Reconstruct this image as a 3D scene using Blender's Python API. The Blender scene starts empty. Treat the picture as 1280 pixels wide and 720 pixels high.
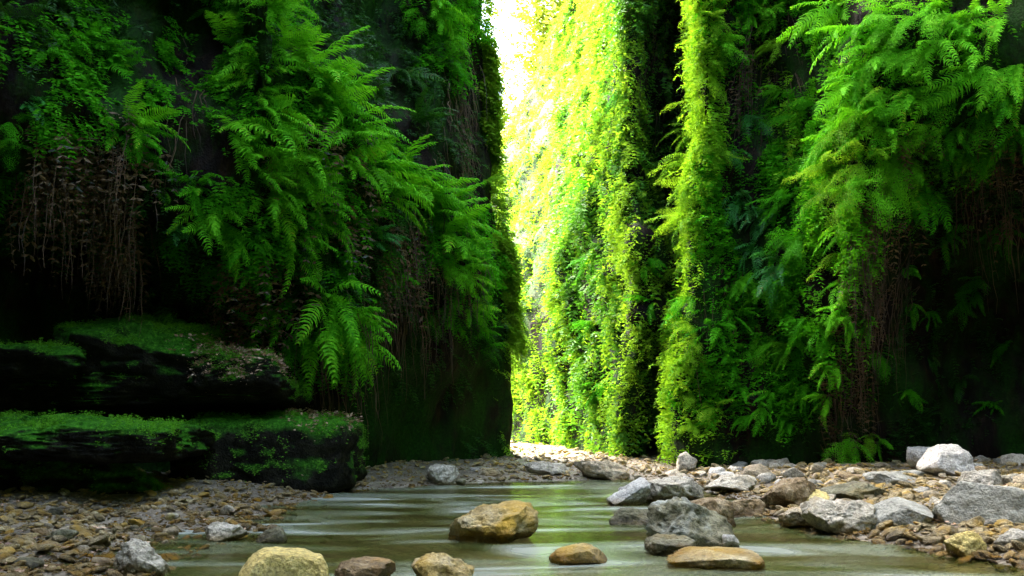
import bpy, math, random
import numpy as np
from mathutils import Vector, Matrix, noise
from mathutils.bvhtree import BVHTree

random.seed(7)
RS = np.random.RandomState(11)
SC = bpy.context.scene
COL = SC.collection

# ------------------------------------------------------------------ camera maths
F = 1230.0
PITCH = math.atan(160.0 / F)
CAM = np.array([0.0, 0.0, 0.8])
FW = np.array([0, math.cos(PITCH), math.sin(PITCH)])
UP = np.array([0, -math.sin(PITCH), math.cos(PITCH)])

def ray(px, py):
    d = FW + np.array([1.0, 0, 0]) * (px - 640) / F + UP * (360 - py) / F
    return d

def W(px, py, Y):
    d = ray(px, py)
    return CAM + d * (Y / d[1])

def G(px, py, z=0.0):
    d = ray(px, py)
    return CAM + d * ((z - CAM[2]) / d[2])

def proj(P):
    D = np.asarray(P) - CAM
    z = D @ FW
    z = np.where(z < 0.05, 0.05, z)
    return 640 + F * D[..., 0] / z, 360 - F * (D @ UP) / z, z

# ------------------------------------------------------------------ object helpers
def props(o, label=None, cat=None, group=None, kind=None):
    if label: o['label'] = label
    if cat: o['category'] = cat
    if group: o['group'] = group
    if kind: o['kind'] = kind
    return o

def link(o, parent=None):
    COL.objects.link(o)
    if parent is not None:
        o.parent = parent
    return o

def mesh_np(name, V, Fc, mat, smooth=True):
    """V (n,3), Fc (m,k) all faces with k corners"""
    V = np.asarray(V, dtype=np.float32); Fc = np.asarray(Fc, dtype=np.int32)
    me = bpy.data.meshes.new(name)
    n, m, k = len(V), len(Fc), Fc.shape[1]
    me.vertices.add(n); me.vertices.foreach_set('co', V.ravel())
    me.loops.add(m * k); me.loops.foreach_set('vertex_index', Fc.ravel())
    me.polygons.add(m)
    me.polygons.foreach_set('loop_start', np.arange(0, m * k, k, dtype=np.int32))
    me.polygons.foreach_set('loop_total', np.full(m, k, dtype=np.int32))
    me.polygons.foreach_set('use_smooth', np.full(m, smooth, dtype=bool))
    me.update(calc_edges=True)
    me.materials.append(mat)
    return me

# ------------------------------------------------------------------ materials
def new_mat(name):
    m = bpy.data.materials.new(name); m.use_nodes = True
    nt = m.node_tree; nt.nodes.clear()
    out = nt.nodes.new('ShaderNodeOutputMaterial')
    return m, nt, out

def N(nt, t, **kw):
    n = nt.nodes.new(t)
    for k, v in kw.items():
        if k.startswith('i_'):
            n.inputs[k[2:].replace('_', ' ')].default_value = v
        else:
            setattr(n, k, v)
    return n

def ramp(nt, stops, src, interp='LINEAR'):
    r = nt.nodes.new('ShaderNodeValToRGB'); r.color_ramp.interpolation = interp
    e = r.color_ramp.elements
    while len(e) > 1: e.remove(e[-1])
    e[0].position, e[0].color = stops[0][0], (*stops[0][1], 1)
    for p, c in stops[1:]:
        x = e.new(p); x.color = (*c, 1)
    nt.links.new(src, r.inputs[0])
    return r.outputs[0]

def tex(nt, scale, detail=4, rough=0.6, stretch=(1, 1, 1), coord='Object', dist=0.0):
    c = N(nt, 'ShaderNodeTexCoord'); mp = N(nt, 'ShaderNodeMapping')
    mp.inputs['Scale'].default_value = stretch
    nt.links.new(c.outputs[coord], mp.inputs[0])
    n = N(nt, 'ShaderNodeTexNoise'); n.inputs['Scale'].default_value = scale
    n.inputs['Detail'].default_value = detail; n.inputs['Roughness'].default_value = rough
    n.inputs['Distortion'].default_value = dist
    nt.links.new(mp.outputs[0], n.inputs[0])
    return n.outputs[0]

def mixc(nt, fac, a, b, mode='MIX'):
    m = nt.nodes.new('ShaderNodeMix'); m.data_type = 'RGBA'; m.blend_type = mode
    if isinstance(fac, float): m.inputs[0].default_value = fac
    else: nt.links.new(fac, m.inputs[0])
    for s, i in ((a, 6), (b, 7)):
        if isinstance(s, tuple): m.inputs[i].default_value = (*s, 1)
        else: nt.links.new(s, m.inputs[i])
    return m.outputs[2]

def math_(nt, op, a, b=0.0, clamp=False):
    m = nt.nodes.new('ShaderNodeMath'); m.operation = op; m.use_clamp = clamp
    for i, s in enumerate((a, b)):
        if isinstance(s, (int, float)): m.inputs[i].default_value = s
        else: nt.links.new(s, m.inputs[i])
    return m.outputs[0]

def leaf_mat(name, dark, light, trans, tfac=0.4, gloss=0.25, rough=0.45):
    m, nt, out = new_mat(name)
    g = N(nt, 'ShaderNodeNewGeometry'); oi = N(nt, 'ShaderNodeObjectInfo')
    a = math_(nt, 'MULTIPLY', g.outputs['Random Per Island'], 0.6)
    b = math_(nt, 'MULTIPLY', oi.outputs['Random'], 0.4)
    r = math_(nt, 'ADD', a, b)
    yl = (light[1] * .62, light[1] * .78, light[2] + .01)
    c = ramp(nt, [(0.05, dark), (0.86, light), (0.95, yl)], r)
    big = tex(nt, 0.9, 2, 0.5, coord='Generated')
    p = N(nt, 'ShaderNodeBsdfPrincipled')
    p.inputs['Roughness'].default_value = rough
    p.inputs['Specular IOR Level'].default_value = gloss
    nt.links.new(c, p.inputs['Base Color'])
    t = N(nt, 'ShaderNodeBsdfTranslucent')
    tc = mixc(nt, 0.75, c, trans)
    nt.links.new(tc, t.inputs[0])
    mx = N(nt, 'ShaderNodeMixShader'); mx.inputs[0].default_value = tfac
    nt.links.new(p.outputs[0], mx.inputs[1]); nt.links.new(t.outputs[0], mx.inputs[2])
    nt.links.new(mx.outputs[0], out.inputs[0])
    return m

M = {}
M['fern_bright'] = leaf_mat('fern_bright', (0.035, 0.23, 0.006), (0.16, 0.54, 0.014), (0.18, 0.58, 0.008), 0.38, 0.04, 0.6)
M['fern_mid'] = leaf_mat('fern_mid', (0.020, 0.15, 0.003), (0.07, 0.36, 0.006), (0.08, 0.42, 0.004), 0.38, 0.04, 0.6)
M['fern_blue'] = leaf_mat('fern_blue', (0.012, 0.11, 0.012), (0.05, 0.28, 0.035), (0.05, 0.28, 0.02), 0.3, 0.25, 0.45)
M['fern_dim'] = leaf_mat('fern_dim', (0.008, 0.05, 0.003), (0.03, 0.13, 0.006), (0.03, 0.13, 0.004), 0.3, 0.2, 0.5)  # shade of the hollows put into a darker copy of the leaf colour
M['fern_lime'] = leaf_mat('fern_lime', (0.06, 0.26, 0.004), (0.23, 0.52, 0.02), (0.32, 0.54, 0.016), 0.45, 0.05, 0.6)  # lit look of the fern column put into the leaf colour
M['leaf_sun'] = leaf_mat('leaf_sun', (0.10, 0.17, 0.008), (0.33, 0.42, 0.05), (0.40, 0.46, 0.04), 0.5, 0.05, 0.6)  # glow of the sunny gap painted in as a paler, yellower leaf colour
M['leaf_gold'] = leaf_mat('leaf_gold', (0.045, 0.17, 0.004), (0.20, 0.40, 0.02), (0.24, 0.42, 0.015), 0.45, 0.05, 0.6)  # sunlight on buttresses and corner painted in as yellower leaf colour
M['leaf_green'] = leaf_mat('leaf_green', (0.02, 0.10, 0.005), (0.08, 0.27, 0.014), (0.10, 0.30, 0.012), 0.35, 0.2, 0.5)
M['dead'] = leaf_mat('dead_leaf', (0.022, 0.015, 0.007), (0.17, 0.115, 0.055), (0.10, 0.06, 0.02), 0.2, 0.15)
M['litter'] = leaf_mat('litter_leaf', (0.08, 0.035, 0.015), (0.75, 0.50, 0.32), (0.12, 0.06, 0.02), 0.1)
M['moss_leaf'] = leaf_mat('moss_leaf', (0.05, 0.22, 0.012), (0.22, 0.55, 0.03), (0.1, 0.4, 0.01), 0.25, 0.1, 0.7)

def rock_wall_mat():
    m, nt, out = new_mat('wet_canyon_rock')
    n1 = tex(nt, 1.4, 8, 0.65, (1, 1, 0.45)); n2 = tex(nt, 9, 6, 0.6, (1, 1, 0.25)); n3 = tex(nt, 30, 4, 0.6)
    rock = ramp(nt, [(0.3, (0.003, 0.0025, 0.002)), (0.55, (0.010, 0.007, 0.004)), (0.75, (0.035, 0.022, 0.011))], n2)
    moss = ramp(nt, [(0.3, (0.003, 0.014, 0.001)), (0.7, (0.014, 0.06, 0.003))], n3)
    f = ramp(nt, [(0.44, (0, 0, 0)), (0.58, (1, 1, 1))], n1)
    c = mixc(nt, f, rock, moss)
    p = N(nt, 'ShaderNodeBsdfPrincipled'); p.inputs['Roughness'].default_value = 0.7
    p.inputs['Specular IOR Level'].default_value = 0.08
    nt.links.new(c, p.inputs['Base Color'])
    b = N(nt, 'ShaderNodeBump'); b.inputs['Strength'].default_value = 0.8; b.inputs['Distance'].default_value = 0.05
    h = math_(nt, 'ADD', n2, math_(nt, 'MULTIPLY', n3, 0.4))
    nt.links.new(h, b.inputs['Height']); nt.links.new(b.outputs[0], p.inputs['Normal'])
    nt.links.new(p.outputs[0], out.inputs[0])
    return m
M['wall'] = rock_wall_mat()

def stone_mat(name, cols, stain=None, stain_amt=0.0, moss=0.0, scale=1.0, speck=0.5, spec=0.35):
    """cols: dark, mid, light; stain colour in patches; moss on upper faces"""
    m, nt, out = new_mat(name)
    oi = N(nt, 'ShaderNodeObjectInfo')
    c0 = N(nt, 'ShaderNodeNewGeometry')
    add = N(nt, 'ShaderNodeVectorMath', operation='ADD')
    nt.links.new(c0.outputs['Position'], add.inputs[0])
    def tx(s, d=5, r=0.6, st=(1, 1, 1)):
        mp = N(nt, 'ShaderNodeMapping'); mp.inputs['Scale'].default_value = st
        nt.links.new(add.outputs[0], mp.inputs[0])
        n = N(nt, 'ShaderNodeTexNoise'); n.inputs['Scale'].default_value = s * scale
        n.inputs['Detail'].default_value = d; n.inputs['Roughness'].default_value = r
        nt.links.new(mp.outputs[0], n.inputs[0]); return n.outputs[0]
    a, b_, c_ = tx(6, 8, 0.7), tx(2.5, 4), tx(55, 3)
    c = ramp(nt, [(0.28, cols[0]), (0.5, cols[1]), (0.72, cols[2])], a)
    sp = ramp(nt, [(0.35, (1 - speck,) * 3), (0.65, (1 + 0.25 * speck,) * 3)], c_)
    c = mixc(nt, 1.0, c, sp, 'MULTIPLY')
    hs = N(nt, 'ShaderNodeHueSaturation')
    nt.links.new(math_(nt, 'ADD', math_(nt, 'MULTIPLY', c0.outputs['Random Per Island'], 0.8), 0.6), hs.inputs['Value'])
    nt.links.new(c, hs.inputs['Color']); c = hs.outputs[0]
    if stain:
        f = ramp(nt, [(0.62 - stain_amt, (0, 0, 0)), (0.78 - stain_amt, (1, 1, 1))], b_)
        c = mixc(nt, f, c, stain)
    if moss > 0:
        sx = N(nt, 'ShaderNodeSeparateXYZ'); nt.links.new(c0.outputs['Normal'], sx.inputs[0])
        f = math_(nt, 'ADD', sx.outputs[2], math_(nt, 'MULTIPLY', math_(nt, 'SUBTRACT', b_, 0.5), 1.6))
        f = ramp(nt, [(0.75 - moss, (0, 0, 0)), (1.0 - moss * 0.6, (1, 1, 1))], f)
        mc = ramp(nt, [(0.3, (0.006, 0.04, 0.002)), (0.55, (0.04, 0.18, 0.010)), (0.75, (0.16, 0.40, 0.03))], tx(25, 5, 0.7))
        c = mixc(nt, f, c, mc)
    # wet band at the waterline (darker, shinier stone that sits in the stream)
    sz = N(nt, 'ShaderNodeSeparateXYZ'); nt.links.new(c0.outputs['Position'], sz.inputs[0])
    wet = N(nt, 'ShaderNodeMapRange'); wet.inputs[1].default_value = 0.085; wet.inputs[2].default_value = 0.02
    nt.links.new(math_(nt, 'ADD', sz.outputs[2], math_(nt, 'MULTIPLY', math_(nt, 'SUBTRACT', 0.5, b_), 0.12)), wet.inputs[0])
    c = mixc(nt, wet.outputs[0], c, mixc(nt, 1.0, c, (0.52, 0.43, 0.27), 'MULTIPLY'))
    p = N(nt, 'ShaderNodeBsdfPrincipled'); p.inputs['Specular IOR Level'].default_value = spec
    nt.links.new(c, p.inputs['Base Color'])
    nt.links.new(math_(nt, 'SUBTRACT', 0.7, math_(nt, 'MULTIPLY', wet.outputs[0], 0.45)), p.inputs['Roughness'])
    b = N(nt, 'ShaderNodeBump'); b.inputs['Strength'].default_value = 1.0; b.inputs['Distance'].default_value = 0.05
    nt.links.new(math_(nt, 'ADD', a, math_(nt, 'MULTIPLY', c_, 0.3)), b.inputs['Height'])
    nt.links.new(b.outputs[0], p.inputs['Normal'])
    nt.links.new(p.outputs[0], out.inputs[0])
    return m

M['grey'] = stone_mat('grey_stone', ((0.08, 0.075, 0.05), (0.22, 0.21, 0.155), (0.40, 0.385, 0.31)), (0.30, 0.23, 0.10), 0.05)
M['pale'] = stone_mat('pale_stone', ((0.13, 0.115, 0.07), (0.34, 0.31, 0.22), (0.54, 0.50, 0.38)), (0.36, 0.28, 0.12), 0.06)
M['white'] = stone_mat('white_stone', ((0.20, 0.19, 0.15), (0.38, 0.37, 0.31), (0.54, 0.53, 0.46)), (0.3, 0.28, 0.2), 0.0)
M['slab'] = stone_mat('grey_slab_stone', ((0.14, 0.14, 0.105), (0.25, 0.25, 0.195), (0.36, 0.36, 0.29)), (0.2, 0.17, 0.09), 0.03, speck=0.4)
M['ochre'] = stone_mat('ochre_stone', ((0.10, 0.07, 0.015), (0.30, 0.225, 0.08), (0.50, 0.45, 0.28)), (0.40, 0.25, 0.02), 0.16)
M['yellow'] = stone_mat('yellow_stone', ((0.26, 0.19, 0.04), (0.45, 0.36, 0.11), (0.60, 0.52, 0.23)), (0.45, 0.34, 0.08), 0.1)
M['rust'] = stone_mat('rust_stone', ((0.05, 0.035, 0.012), (0.17, 0.115, 0.045), (0.38, 0.31, 0.18)), (0.28, 0.15, 0.02), 0.05)
M['tan'] = stone_mat('tan_stone', ((0.14, 0.11, 0.06), (0.30, 0.25, 0.15), (0.48, 0.42, 0.28)), (0.32, 0.2, 0.06), 0.06)
M['dark'] = stone_mat('dark_stone', ((0.03, 0.028, 0.010), (0.10, 0.095, 0.045), (0.25, 0.245, 0.15)), (0.18, 0.13, 0.03), 0.05)
M['streak'] = stone_mat('streaked_stone', ((0.025, 0.024, 0.008), (0.10, 0.095, 0.045), (0.26, 0.25, 0.15)), (0.42, 0.46, 0.38), 0.13)
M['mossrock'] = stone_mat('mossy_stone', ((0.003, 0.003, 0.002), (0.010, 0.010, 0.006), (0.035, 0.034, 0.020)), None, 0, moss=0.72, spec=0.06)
M['pebble'] = stone_mat('pebble_stone', ((0.10, 0.07, 0.018), (0.36, 0.28, 0.12), (0.80, 0.70, 0.42)), (0.44, 0.28, 0.04), 0.14, scale=3.0, speck=0.7)

def ground_mat():
    m, nt, out = new_mat('gravel_bed')
    a, b_ = tex(nt, 3, 6, 0.6), tex(nt, 40, 4, 0.7)
    v = N(nt, 'ShaderNodeTexVoronoi'); v.inputs['Scale'].default_value = 28
    cc = N(nt, 'ShaderNodeTexCoord'); nt.links.new(cc.outputs['Object'], v.inputs[0])
    c = ramp(nt, [(0.0, (0.06, 0.045, 0.025)), (0.5, (0.20, 0.165, 0.10)), (1.0, (0.42, 0.37, 0.26))], v.outputs['Color'])
    c = mixc(nt, 0.5, c, ramp(nt, [(0.35, (0.06, 0.045, 0.02)), (0.65, (0.30, 0.25, 0.16))], a))
    p = N(nt, 'ShaderNodeBsdfPrincipled'); p.inputs['Roughness'].default_value = 0.6
    nt.links.new(c, p.inputs['Base Color'])
    b = N(nt, 'ShaderNodeBump'); b.inputs['Distance'].default_value = 0.03
    nt.links.new(math_(nt, 'SUBTRACT', b_, v.outputs['Distance']), b.inputs['Height'])
    nt.links.new(b.outputs[0], p.inputs['Normal']); nt.links.new(p.outputs[0], out.inputs[0])
    return m
M['ground'] = ground_mat()

def water_mat():
    m, nt, out = new_mat('stream_water')
    s1 = tex(nt, 0.8, 3, 0.45, (0.6, 1.6, 1), dist=0.6); s2 = tex(nt, 1.6, 2, 0.4, (0.5, 2.2, 1), dist=0.3)
    s3 = tex(nt, 0.9, 2, 0.45, (0.6, 1.5, 1), dist=1.2)
    c = ramp(nt, [(0.34, (0.032, 0.042, 0.006)), (0.46, (0.075, 0.095, 0.022)), (0.57, (0.17, 0.20, 0.12)), (0.72, (0.38, 0.42, 0.35))], s3)
    p = N(nt, 'ShaderNodeBsdfPrincipled'); p.inputs['IOR'].default_value = 1.33
    p.inputs['Specular IOR Level'].default_value = 0.9
    nt.links.new(c, p.inputs['Base Color'])
    nt.links.new(ramp(nt, [(0.3, (0.10,) * 3), (0.7, (0.30,) * 3)], s3), p.inputs['Roughness'])
    b = N(nt, 'ShaderNodeBump'); b.inputs['Strength'].default_value = 0.5; b.inputs['Distance'].default_value = 0.06
    nt.links.new(math_(nt, 'ADD', s1, math_(nt, 'MULTIPLY', s2, 0.4)), b.inputs['Height'])
    nt.links.new(b.outputs[0], p.inputs['Normal'])
    t = N(nt, 'ShaderNodeBsdfTransparent'); t.inputs[0].default_value = (0.80, 0.76, 0.5, 1)
    mx = N(nt, 'ShaderNodeMixShader')
    nt.links.new(ramp(nt, [(0.35, (0.42,) * 3), (0.66, (0.82,) * 3)], s3), mx.inputs[0])
    nt.links.new(t.outputs[0], mx.inputs[1]); nt.links.new(p.outputs[0], mx.inputs[2])
    nt.links.new(mx.outputs[0], out.inputs[0])
    return m
M['water'] = water_mat()
def simple_mat(name, a, b, sc=8, rough=0.8, st=(1, 1, 1)):
    m, nt, out = new_mat(name)
    p = N(nt, 'ShaderNodeBsdfPrincipled'); p.inputs['Roughness'].default_value = rough
    nt.links.new(ramp(nt, [(0.35, a), (0.65, b)], tex(nt, sc, 4, 0.6, st)), p.inputs['Base Color'])
    nt.links.new(p.outputs[0], out.inputs[0]); return m
M['root'] = simple_mat('hanging_root', (0.02, 0.012, 0.006), (0.12, 0.07, 0.03), 5, 0.8, (1, 1, 0.2))
M['bark'] = simple_mat('bark', (0.04, 0.03, 0.02), (0.12, 0.09, 0.06), 10, 0.9, (1, 1, 0.2))

# ------------------------------------------------------------------ canyon walls as deformed sheets
def catmull(P, n):
    """P (k,...) resampled to n points along axis 0 (centripetal-free Catmull-Rom, arc-uniform in control index density)"""
    k = len(P)
    seg = np.linalg.norm((P[1:] - P[:-1]).reshape(k - 1, -1), axis=1) + 1e-6
    cum = np.concatenate([[0], np.cumsum(seg)]); t = np.linspace(0, cum[-1], n)
    i = np.clip(np.searchsorted(cum, t, side='right') - 1, 0, k - 2)
    u = ((t - cum[i]) / seg[i]).reshape((-1,) + (1,) * (P.ndim - 1))
    p0, p1, p2, p3 = P[np.maximum(i - 1, 0)], P[i], P[i + 1], P[np.minimum(i + 2, k - 1)]
    m1, m2 = (p2 - p0) * 0.4, (p3 - p1) * 0.4
    return ((2 * u**3 - 3 * u**2 + 1) * p1 + (u**3 - 2 * u**2 + u) * m1 + (-2 * u**3 + 3 * u**2) * p2 + (u**3 - u**2) * m2)

def fbm(p, s, H=0.9, o=4):
    return noise.fractal(Vector(p) * s, H, 2.0, o)

WALLS = {}
def wall(name, net, step, flip, label, amp=1.0):
    net = np.asarray(net)                       # cols x rows x 3
    nc = int(np.sum(np.max(np.linalg.norm(net[1:, 2:6] - net[:-1, 2:6], axis=2), axis=1)) / step)
    nr = int(np.sum(np.mean(np.linalg.norm(net[:, 1:] - net[:, :-1], axis=2), axis=0)) / step)
    A = catmull(net, nc)
    A = np.swapaxes(catmull(np.swapaxes(A, 0, 1), nr), 0, 1)
    du = np.gradient(A, axis=0); dv = np.gradient(A, axis=1)
    Nn = np.cross(du, dv); Nn /= np.linalg.norm(Nn, axis=2, keepdims=True) + 1e-9
    if flip: Nn = -Nn
    sh = A.shape; D = np.zeros(sh[:2])
    for i in range(sh[0]):
        for j in range(sh[1]):
            x, y, z = A[i, j]
            d = 0.38 * fbm((x, y, z * 0.45), 0.7) + 0.16 * fbm((x, y, z * 0.6 + 9), 2.1)
            d += 0.05 * fbm((x + 5, y, z * 1.3), 7.0, 0.8, 3)
            d += 0.10 * (abs(((z * 1.1 + 0.6 * fbm((x, y, z), 0.5)) % 1.0) - 0.5) - 0.25)
            D[i, j] = d * amp * (0.3 + 0.7 * min(1, max(0, (15.0 - y) / 2.5, (x - 0.9) / 1.5, (z - 9) / 3)) if name == 'canyon_wall_left' else 1)
    D *= np.clip((12.5 - A[:, :, 2]) / 2, 0.2, 1)
    B = A + Nn * D[..., None]
    V = B.reshape(-1, 3)
    idx = np.arange(sh[0] * sh[1]).reshape(sh[:2])
    q = np.stack([idx[:-1, :-1], idx[1:, :-1], idx[1:, 1:], idx[:-1, 1:]], -1).reshape(-1, 4)
    if flip: q = q[:, ::-1]
    me = mesh_np(name, V, q, M['wall'])
    o = link(bpy.data.objects.new(name, me))
    props(o, label, 'canyon wall', None, 'structure')
    du = np.gradient(B, axis=0); dv = np.gradient(B, axis=1)
    Nn = np.cross(du, dv); Nn /= np.linalg.norm(Nn, axis=2, keepdims=True) + 1e-9
    if flip: Nn = -Nn
    area = np.linalg.norm(np.cross(du, dv), axis=2)
    WALLS[name] = dict(V=V, N=Nn.reshape(-1, 3), A=area.ravel(), Q=q,
                       bvh=BVHTree.FromPolygons([tuple(v) for v in V], [tuple(f) for f in q]))
    return o

ZT = 17.0  # unseen top of the left wall, raised to keep sun off the near canyon
def colm(rows_py, px, Y, lean=0.0, out=(0, 0)):
    """one column of the control net; px, Y lists (or scalars) per row, then a top row and a plateau row"""
    px = [px] * len(rows_py) if np.isscalar(px) else px
    Y = [Y] * len(rows_py) if np.isscalar(Y) else Y
    pts = [W(a, b, c) for a, b, c in zip(px, rows_py, Y)]
    pts[0][2] = -0.6
    last = pts[-1]
    top = np.array([last[0] + lean, last[1], ZT])
    mid = (last + top) / 2
    pts += [mid, top, top + np.array([out[0], out[1], 0.6]), top + 2.5 * np.array([out[0], out[1], 0.3])]
    return pts
def colw(nrow, x, y, out, zmax=None):
    zs = np.linspace(-0.6, 6.5, nrow)
    pts = [np.array([x, y, z]) for z in zs]
    top = np.array([x, y, ZT]); pts += [(pts[-1] + top) / 2, top, top + np.array([out[0], out[1], 0.6]), top + 2.5 * np.array([out[0], out[1], 0.3])]
    return pts

LR = [620, 520, 470, 400, 330, 250, 150, 60, 0, -120]
nL = len(LR)
lo = (-5, 2)
L = [colw(nL, 0.5, -11, (0, -4)), colw(nL, -3.0, -8, (-4, -3)), colw(nL, -5.4, -3, (-5, 0)), colw(nL, -5.4, 2.5, (-5, 0)), colw(nL, -5.2, 6.0, (-5, 0)),
     colm(LR, -140, [9.6, 9.6, 9.6, 9.7, 9.6, 9.0, 8.3, 8.0, 8.0, 7.9], 0, lo),
     colm(LR, 40,  [10.4, 10.4, 10.5, 11.2, 11.0, 9.9, 8.9, 8.8, 8.9, 8.6], 0, lo),
     colm(LR, 150, [10.8, 10.8, 10.9, 11.6, 11.2, 9.9, 9.2, 9.6, 9.7, 9.2], 0, lo),
     colm(LR, 250, [11.0, 11.0, 11.0, 11.4, 10.6, 9.8, 9.7, 10.6, 10.6, 9.8], 0, lo),
     colm(LR, 330, [11.3, 11.3, 11.2, 10.9, 10.2, 9.7, 9.6, 9.5, 9.5, 9.3], 0, lo),
     colm(LR, 410, [12.2, 12.1, 11.7, 10.8, 10.5, 10.3, 10.2, 11.0, 11.4, 10.8], 0, lo),
     colm(LR, 480, [13.2, 13.1, 12.8, 12.2, 11.6, 11.3, 11.9, 12.8, 13.0, 12.3], 0, lo),
     colm(LR, 540, [14.0, 13.9, 13.7, 13.1, 12.3, 12.0, 12.8, 13.2, 13.0, 12.6], 0, lo),
     colm(LR, [596, 596, 596, 592, 585, 580, 576, 574, 572, 570], [14.7, 14.6, 14.4, 14.1, 13.7, 13.7, 14.0, 14.0, 13.9, 13.8], 0, lo),
     colm(LR, [634, 634, 634, 630, 617, 606, 602, 598, 594, 590], [15.1, 15.1, 15.1, 15.0, 14.9, 14.8, 14.8, 14.8, 14.8, 14.8], -0.3, (-4, 4)),
     ]
def shifted(col, dx, dy, out):
    c = [p + np.array([dx, dy, 0]) for p in col[:-2]]
    t = c[-1]
    return c + [t + np.array([out[0], out[1], .6]), t + 2.5 * np.array([out[0], out[1], .3])]
edge = L[-1]
L.append(shifted(edge, -1.3, 0.8, (-4, 1)))
L.append(shifted(edge, -4.2, 1.6, (-2, -1)))
L.append(shifted(edge, -10.0, 3.0, (-2, -2)))
wall('canyon_wall_left', L, 0.13, False, 'dark overhanging canyon wall with ferns and moss, ending in a sheer corner beside the gap')

ZT = 14.0
RR = [575, 500, 420, 330, 240, 120, 0, -150]
nR = len(RR); ro = (5, 2)
R_ = [
     colm(RR, [560, 560, 560, 575, 600, 665, 715, 770], [27, 27, 27, 27, 27, 27, 26, 24], 0, (4, 4)),
     colm(RR, [600, 600, 605, 625, 655, 710, 738, 780], [22, 22, 22, 22, 22, 22, 22, 21], 0.3, (5, 3)),
     colm(RR, [634, 636, 642, 665, 702, 733, 756, 790], [19.4, 19.3, 19.1, 18.9, 18.6, 18.5, 18.5, 18.5], 0.5, ro),
     colm(RR, [675, 675, 676, 686, 714, 742, 764, 797], [18.2, 18.1, 17.9, 17.8, 17.8, 17.8, 17.8, 17.8], 0.5, ro),
     colm(RR, [702, 702, 700, 702, 724, 750, 770, 803], [17.3, 17.2, 17.1, 17.0, 17.0, 17.0, 17.0, 17], 0.5, ro),
     colm(RR, [725, 728, 732, 735, 742, 760, 777, 808], [16.6, 16.5, 16.4, 16.4, 16.4, 16.4, 16.4, 16.3], 0.5, ro),
     colm(RR, [760, 760, 758, 756, 762, 774, 784, 812], [15.7, 15.6, 15.4, 15.3, 15.4, 15.3, 15.4, 15.4], 0.5, ro),
     colm(RR, [775, 790, 800, 800, 795, 792, 795, 815], [15.2, 14.9, 14.4, 14.2, 14.5, 14.8, 15.0, 15.0], 0.5, ro),
     colm(RR, [792, 806, 822, 822, 806, 800, 803, 822], [15.8, 15.5, 15.0, 15.0, 15.3, 15.6, 15.6, 15.6], 0.5, ro),
     colm(RR, [835, 840, 846, 850, 852, 850, 852, 855], [17.3, 17.3, 17.3, 17.3, 17.3, 17.3, 17.3, 17.3], 0.3, ro),
     colm(RR, [852, 856, 858, 862, 870, 875, 878, 885], [15.4, 15.4, 15.4, 15.2, 15.2, 15.2, 15.2, 15.2], 0, ro),
     colm(RR, [842, 848, 853, 853, 858, 868, 874, 880], [13.9, 13.8, 13.6, 13.5, 13.4, 13.3, 13.2, 13.2], 0, ro),
     colm(RR, 890, [13.4, 13.2, 13.1, 13.1, 13.0, 12.9, 12.9, 12.8], 0, ro),
     colm(RR, 935, [13.3, 13.2, 13.3, 13.3, 13.3, 13.9, 13.9, 13.0], 0, ro),
     colm(RR, 985, [13.0, 12.9, 12.8, 12.7, 12.8, 13.5, 13.6, 12.6], 0, ro),
     colm(RR, 1030, [12.6, 12.4, 12.0, 11.8, 11.8, 12.2, 12.8, 12.0], 0, ro),
     colm(RR, 1075, [12.3, 12.1, 11.6, 11.1, 10.9, 11.0, 11.0, 11.0], 0, ro),
     colm(RR, 1130, [12.4, 12.4, 12.2, 11.6, 10.9, 10.6, 10.7, 10.8], 0, ro),
     colm(RR, 1190, [12.6, 12.8, 12.9, 12.4, 11.4, 10.5, 10.6, 10.5], 0, ro),
     colm(RR, 1260, [12.5, 12.7, 12.9, 12.4, 11.4, 10.3, 10.2, 10.0], 0, ro),
     colm(RR, 1350, [12.0, 12.1, 12.2, 11.8, 11.0, 9.9, 9.7, 9.5], 0, ro),
     colw(nR, 7.3, 9.0, ro), colw(nR, 7.6, 5, (5, 0)), colw(nR, 7.2, 0, (5, 0)), colw(nR, 6.5, -5, (5, 0)), colw(nR, 4.0, -9, (4, -3)), colw(nR, 0.3, -11.2, (0, -4))]
wall('canyon_wall_right', R_, 0.13, True, 'fern hung canyon wall of tall buttresses and dark clefts beyond the right gravel bank', 0.9)

# far wall closing the view through the gap, fully in the sun
FR = [560, 480, 400, 300, 200, 100]
def colf(px, Y, zt):
    pts = [W(a, b, Y) for a, b in zip([px] * len(FR), FR)]
    pts[0][2] = -0.6
    l = pts[-1]; top = np.array([l[0], l[1], zt])
    return pts[:-1] + [(pts[-2] + top) / 2, top, top + np.array([2, 5, .6]), top + np.array([6, 12, 1.0])]
FARW = [colf(470, 44, 12), colf(540, 40, 12), colf(600, 38, 11.5), colf(640, 36, 11), colf(680, 33, 12), colf(710, 31, 13.5), colf(760, 30, 15)]
wall('canyon_wall_far', FARW, 0.3, False, 'sunlit far canyon wall glowing yellow green through the gap', 1.6)

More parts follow.
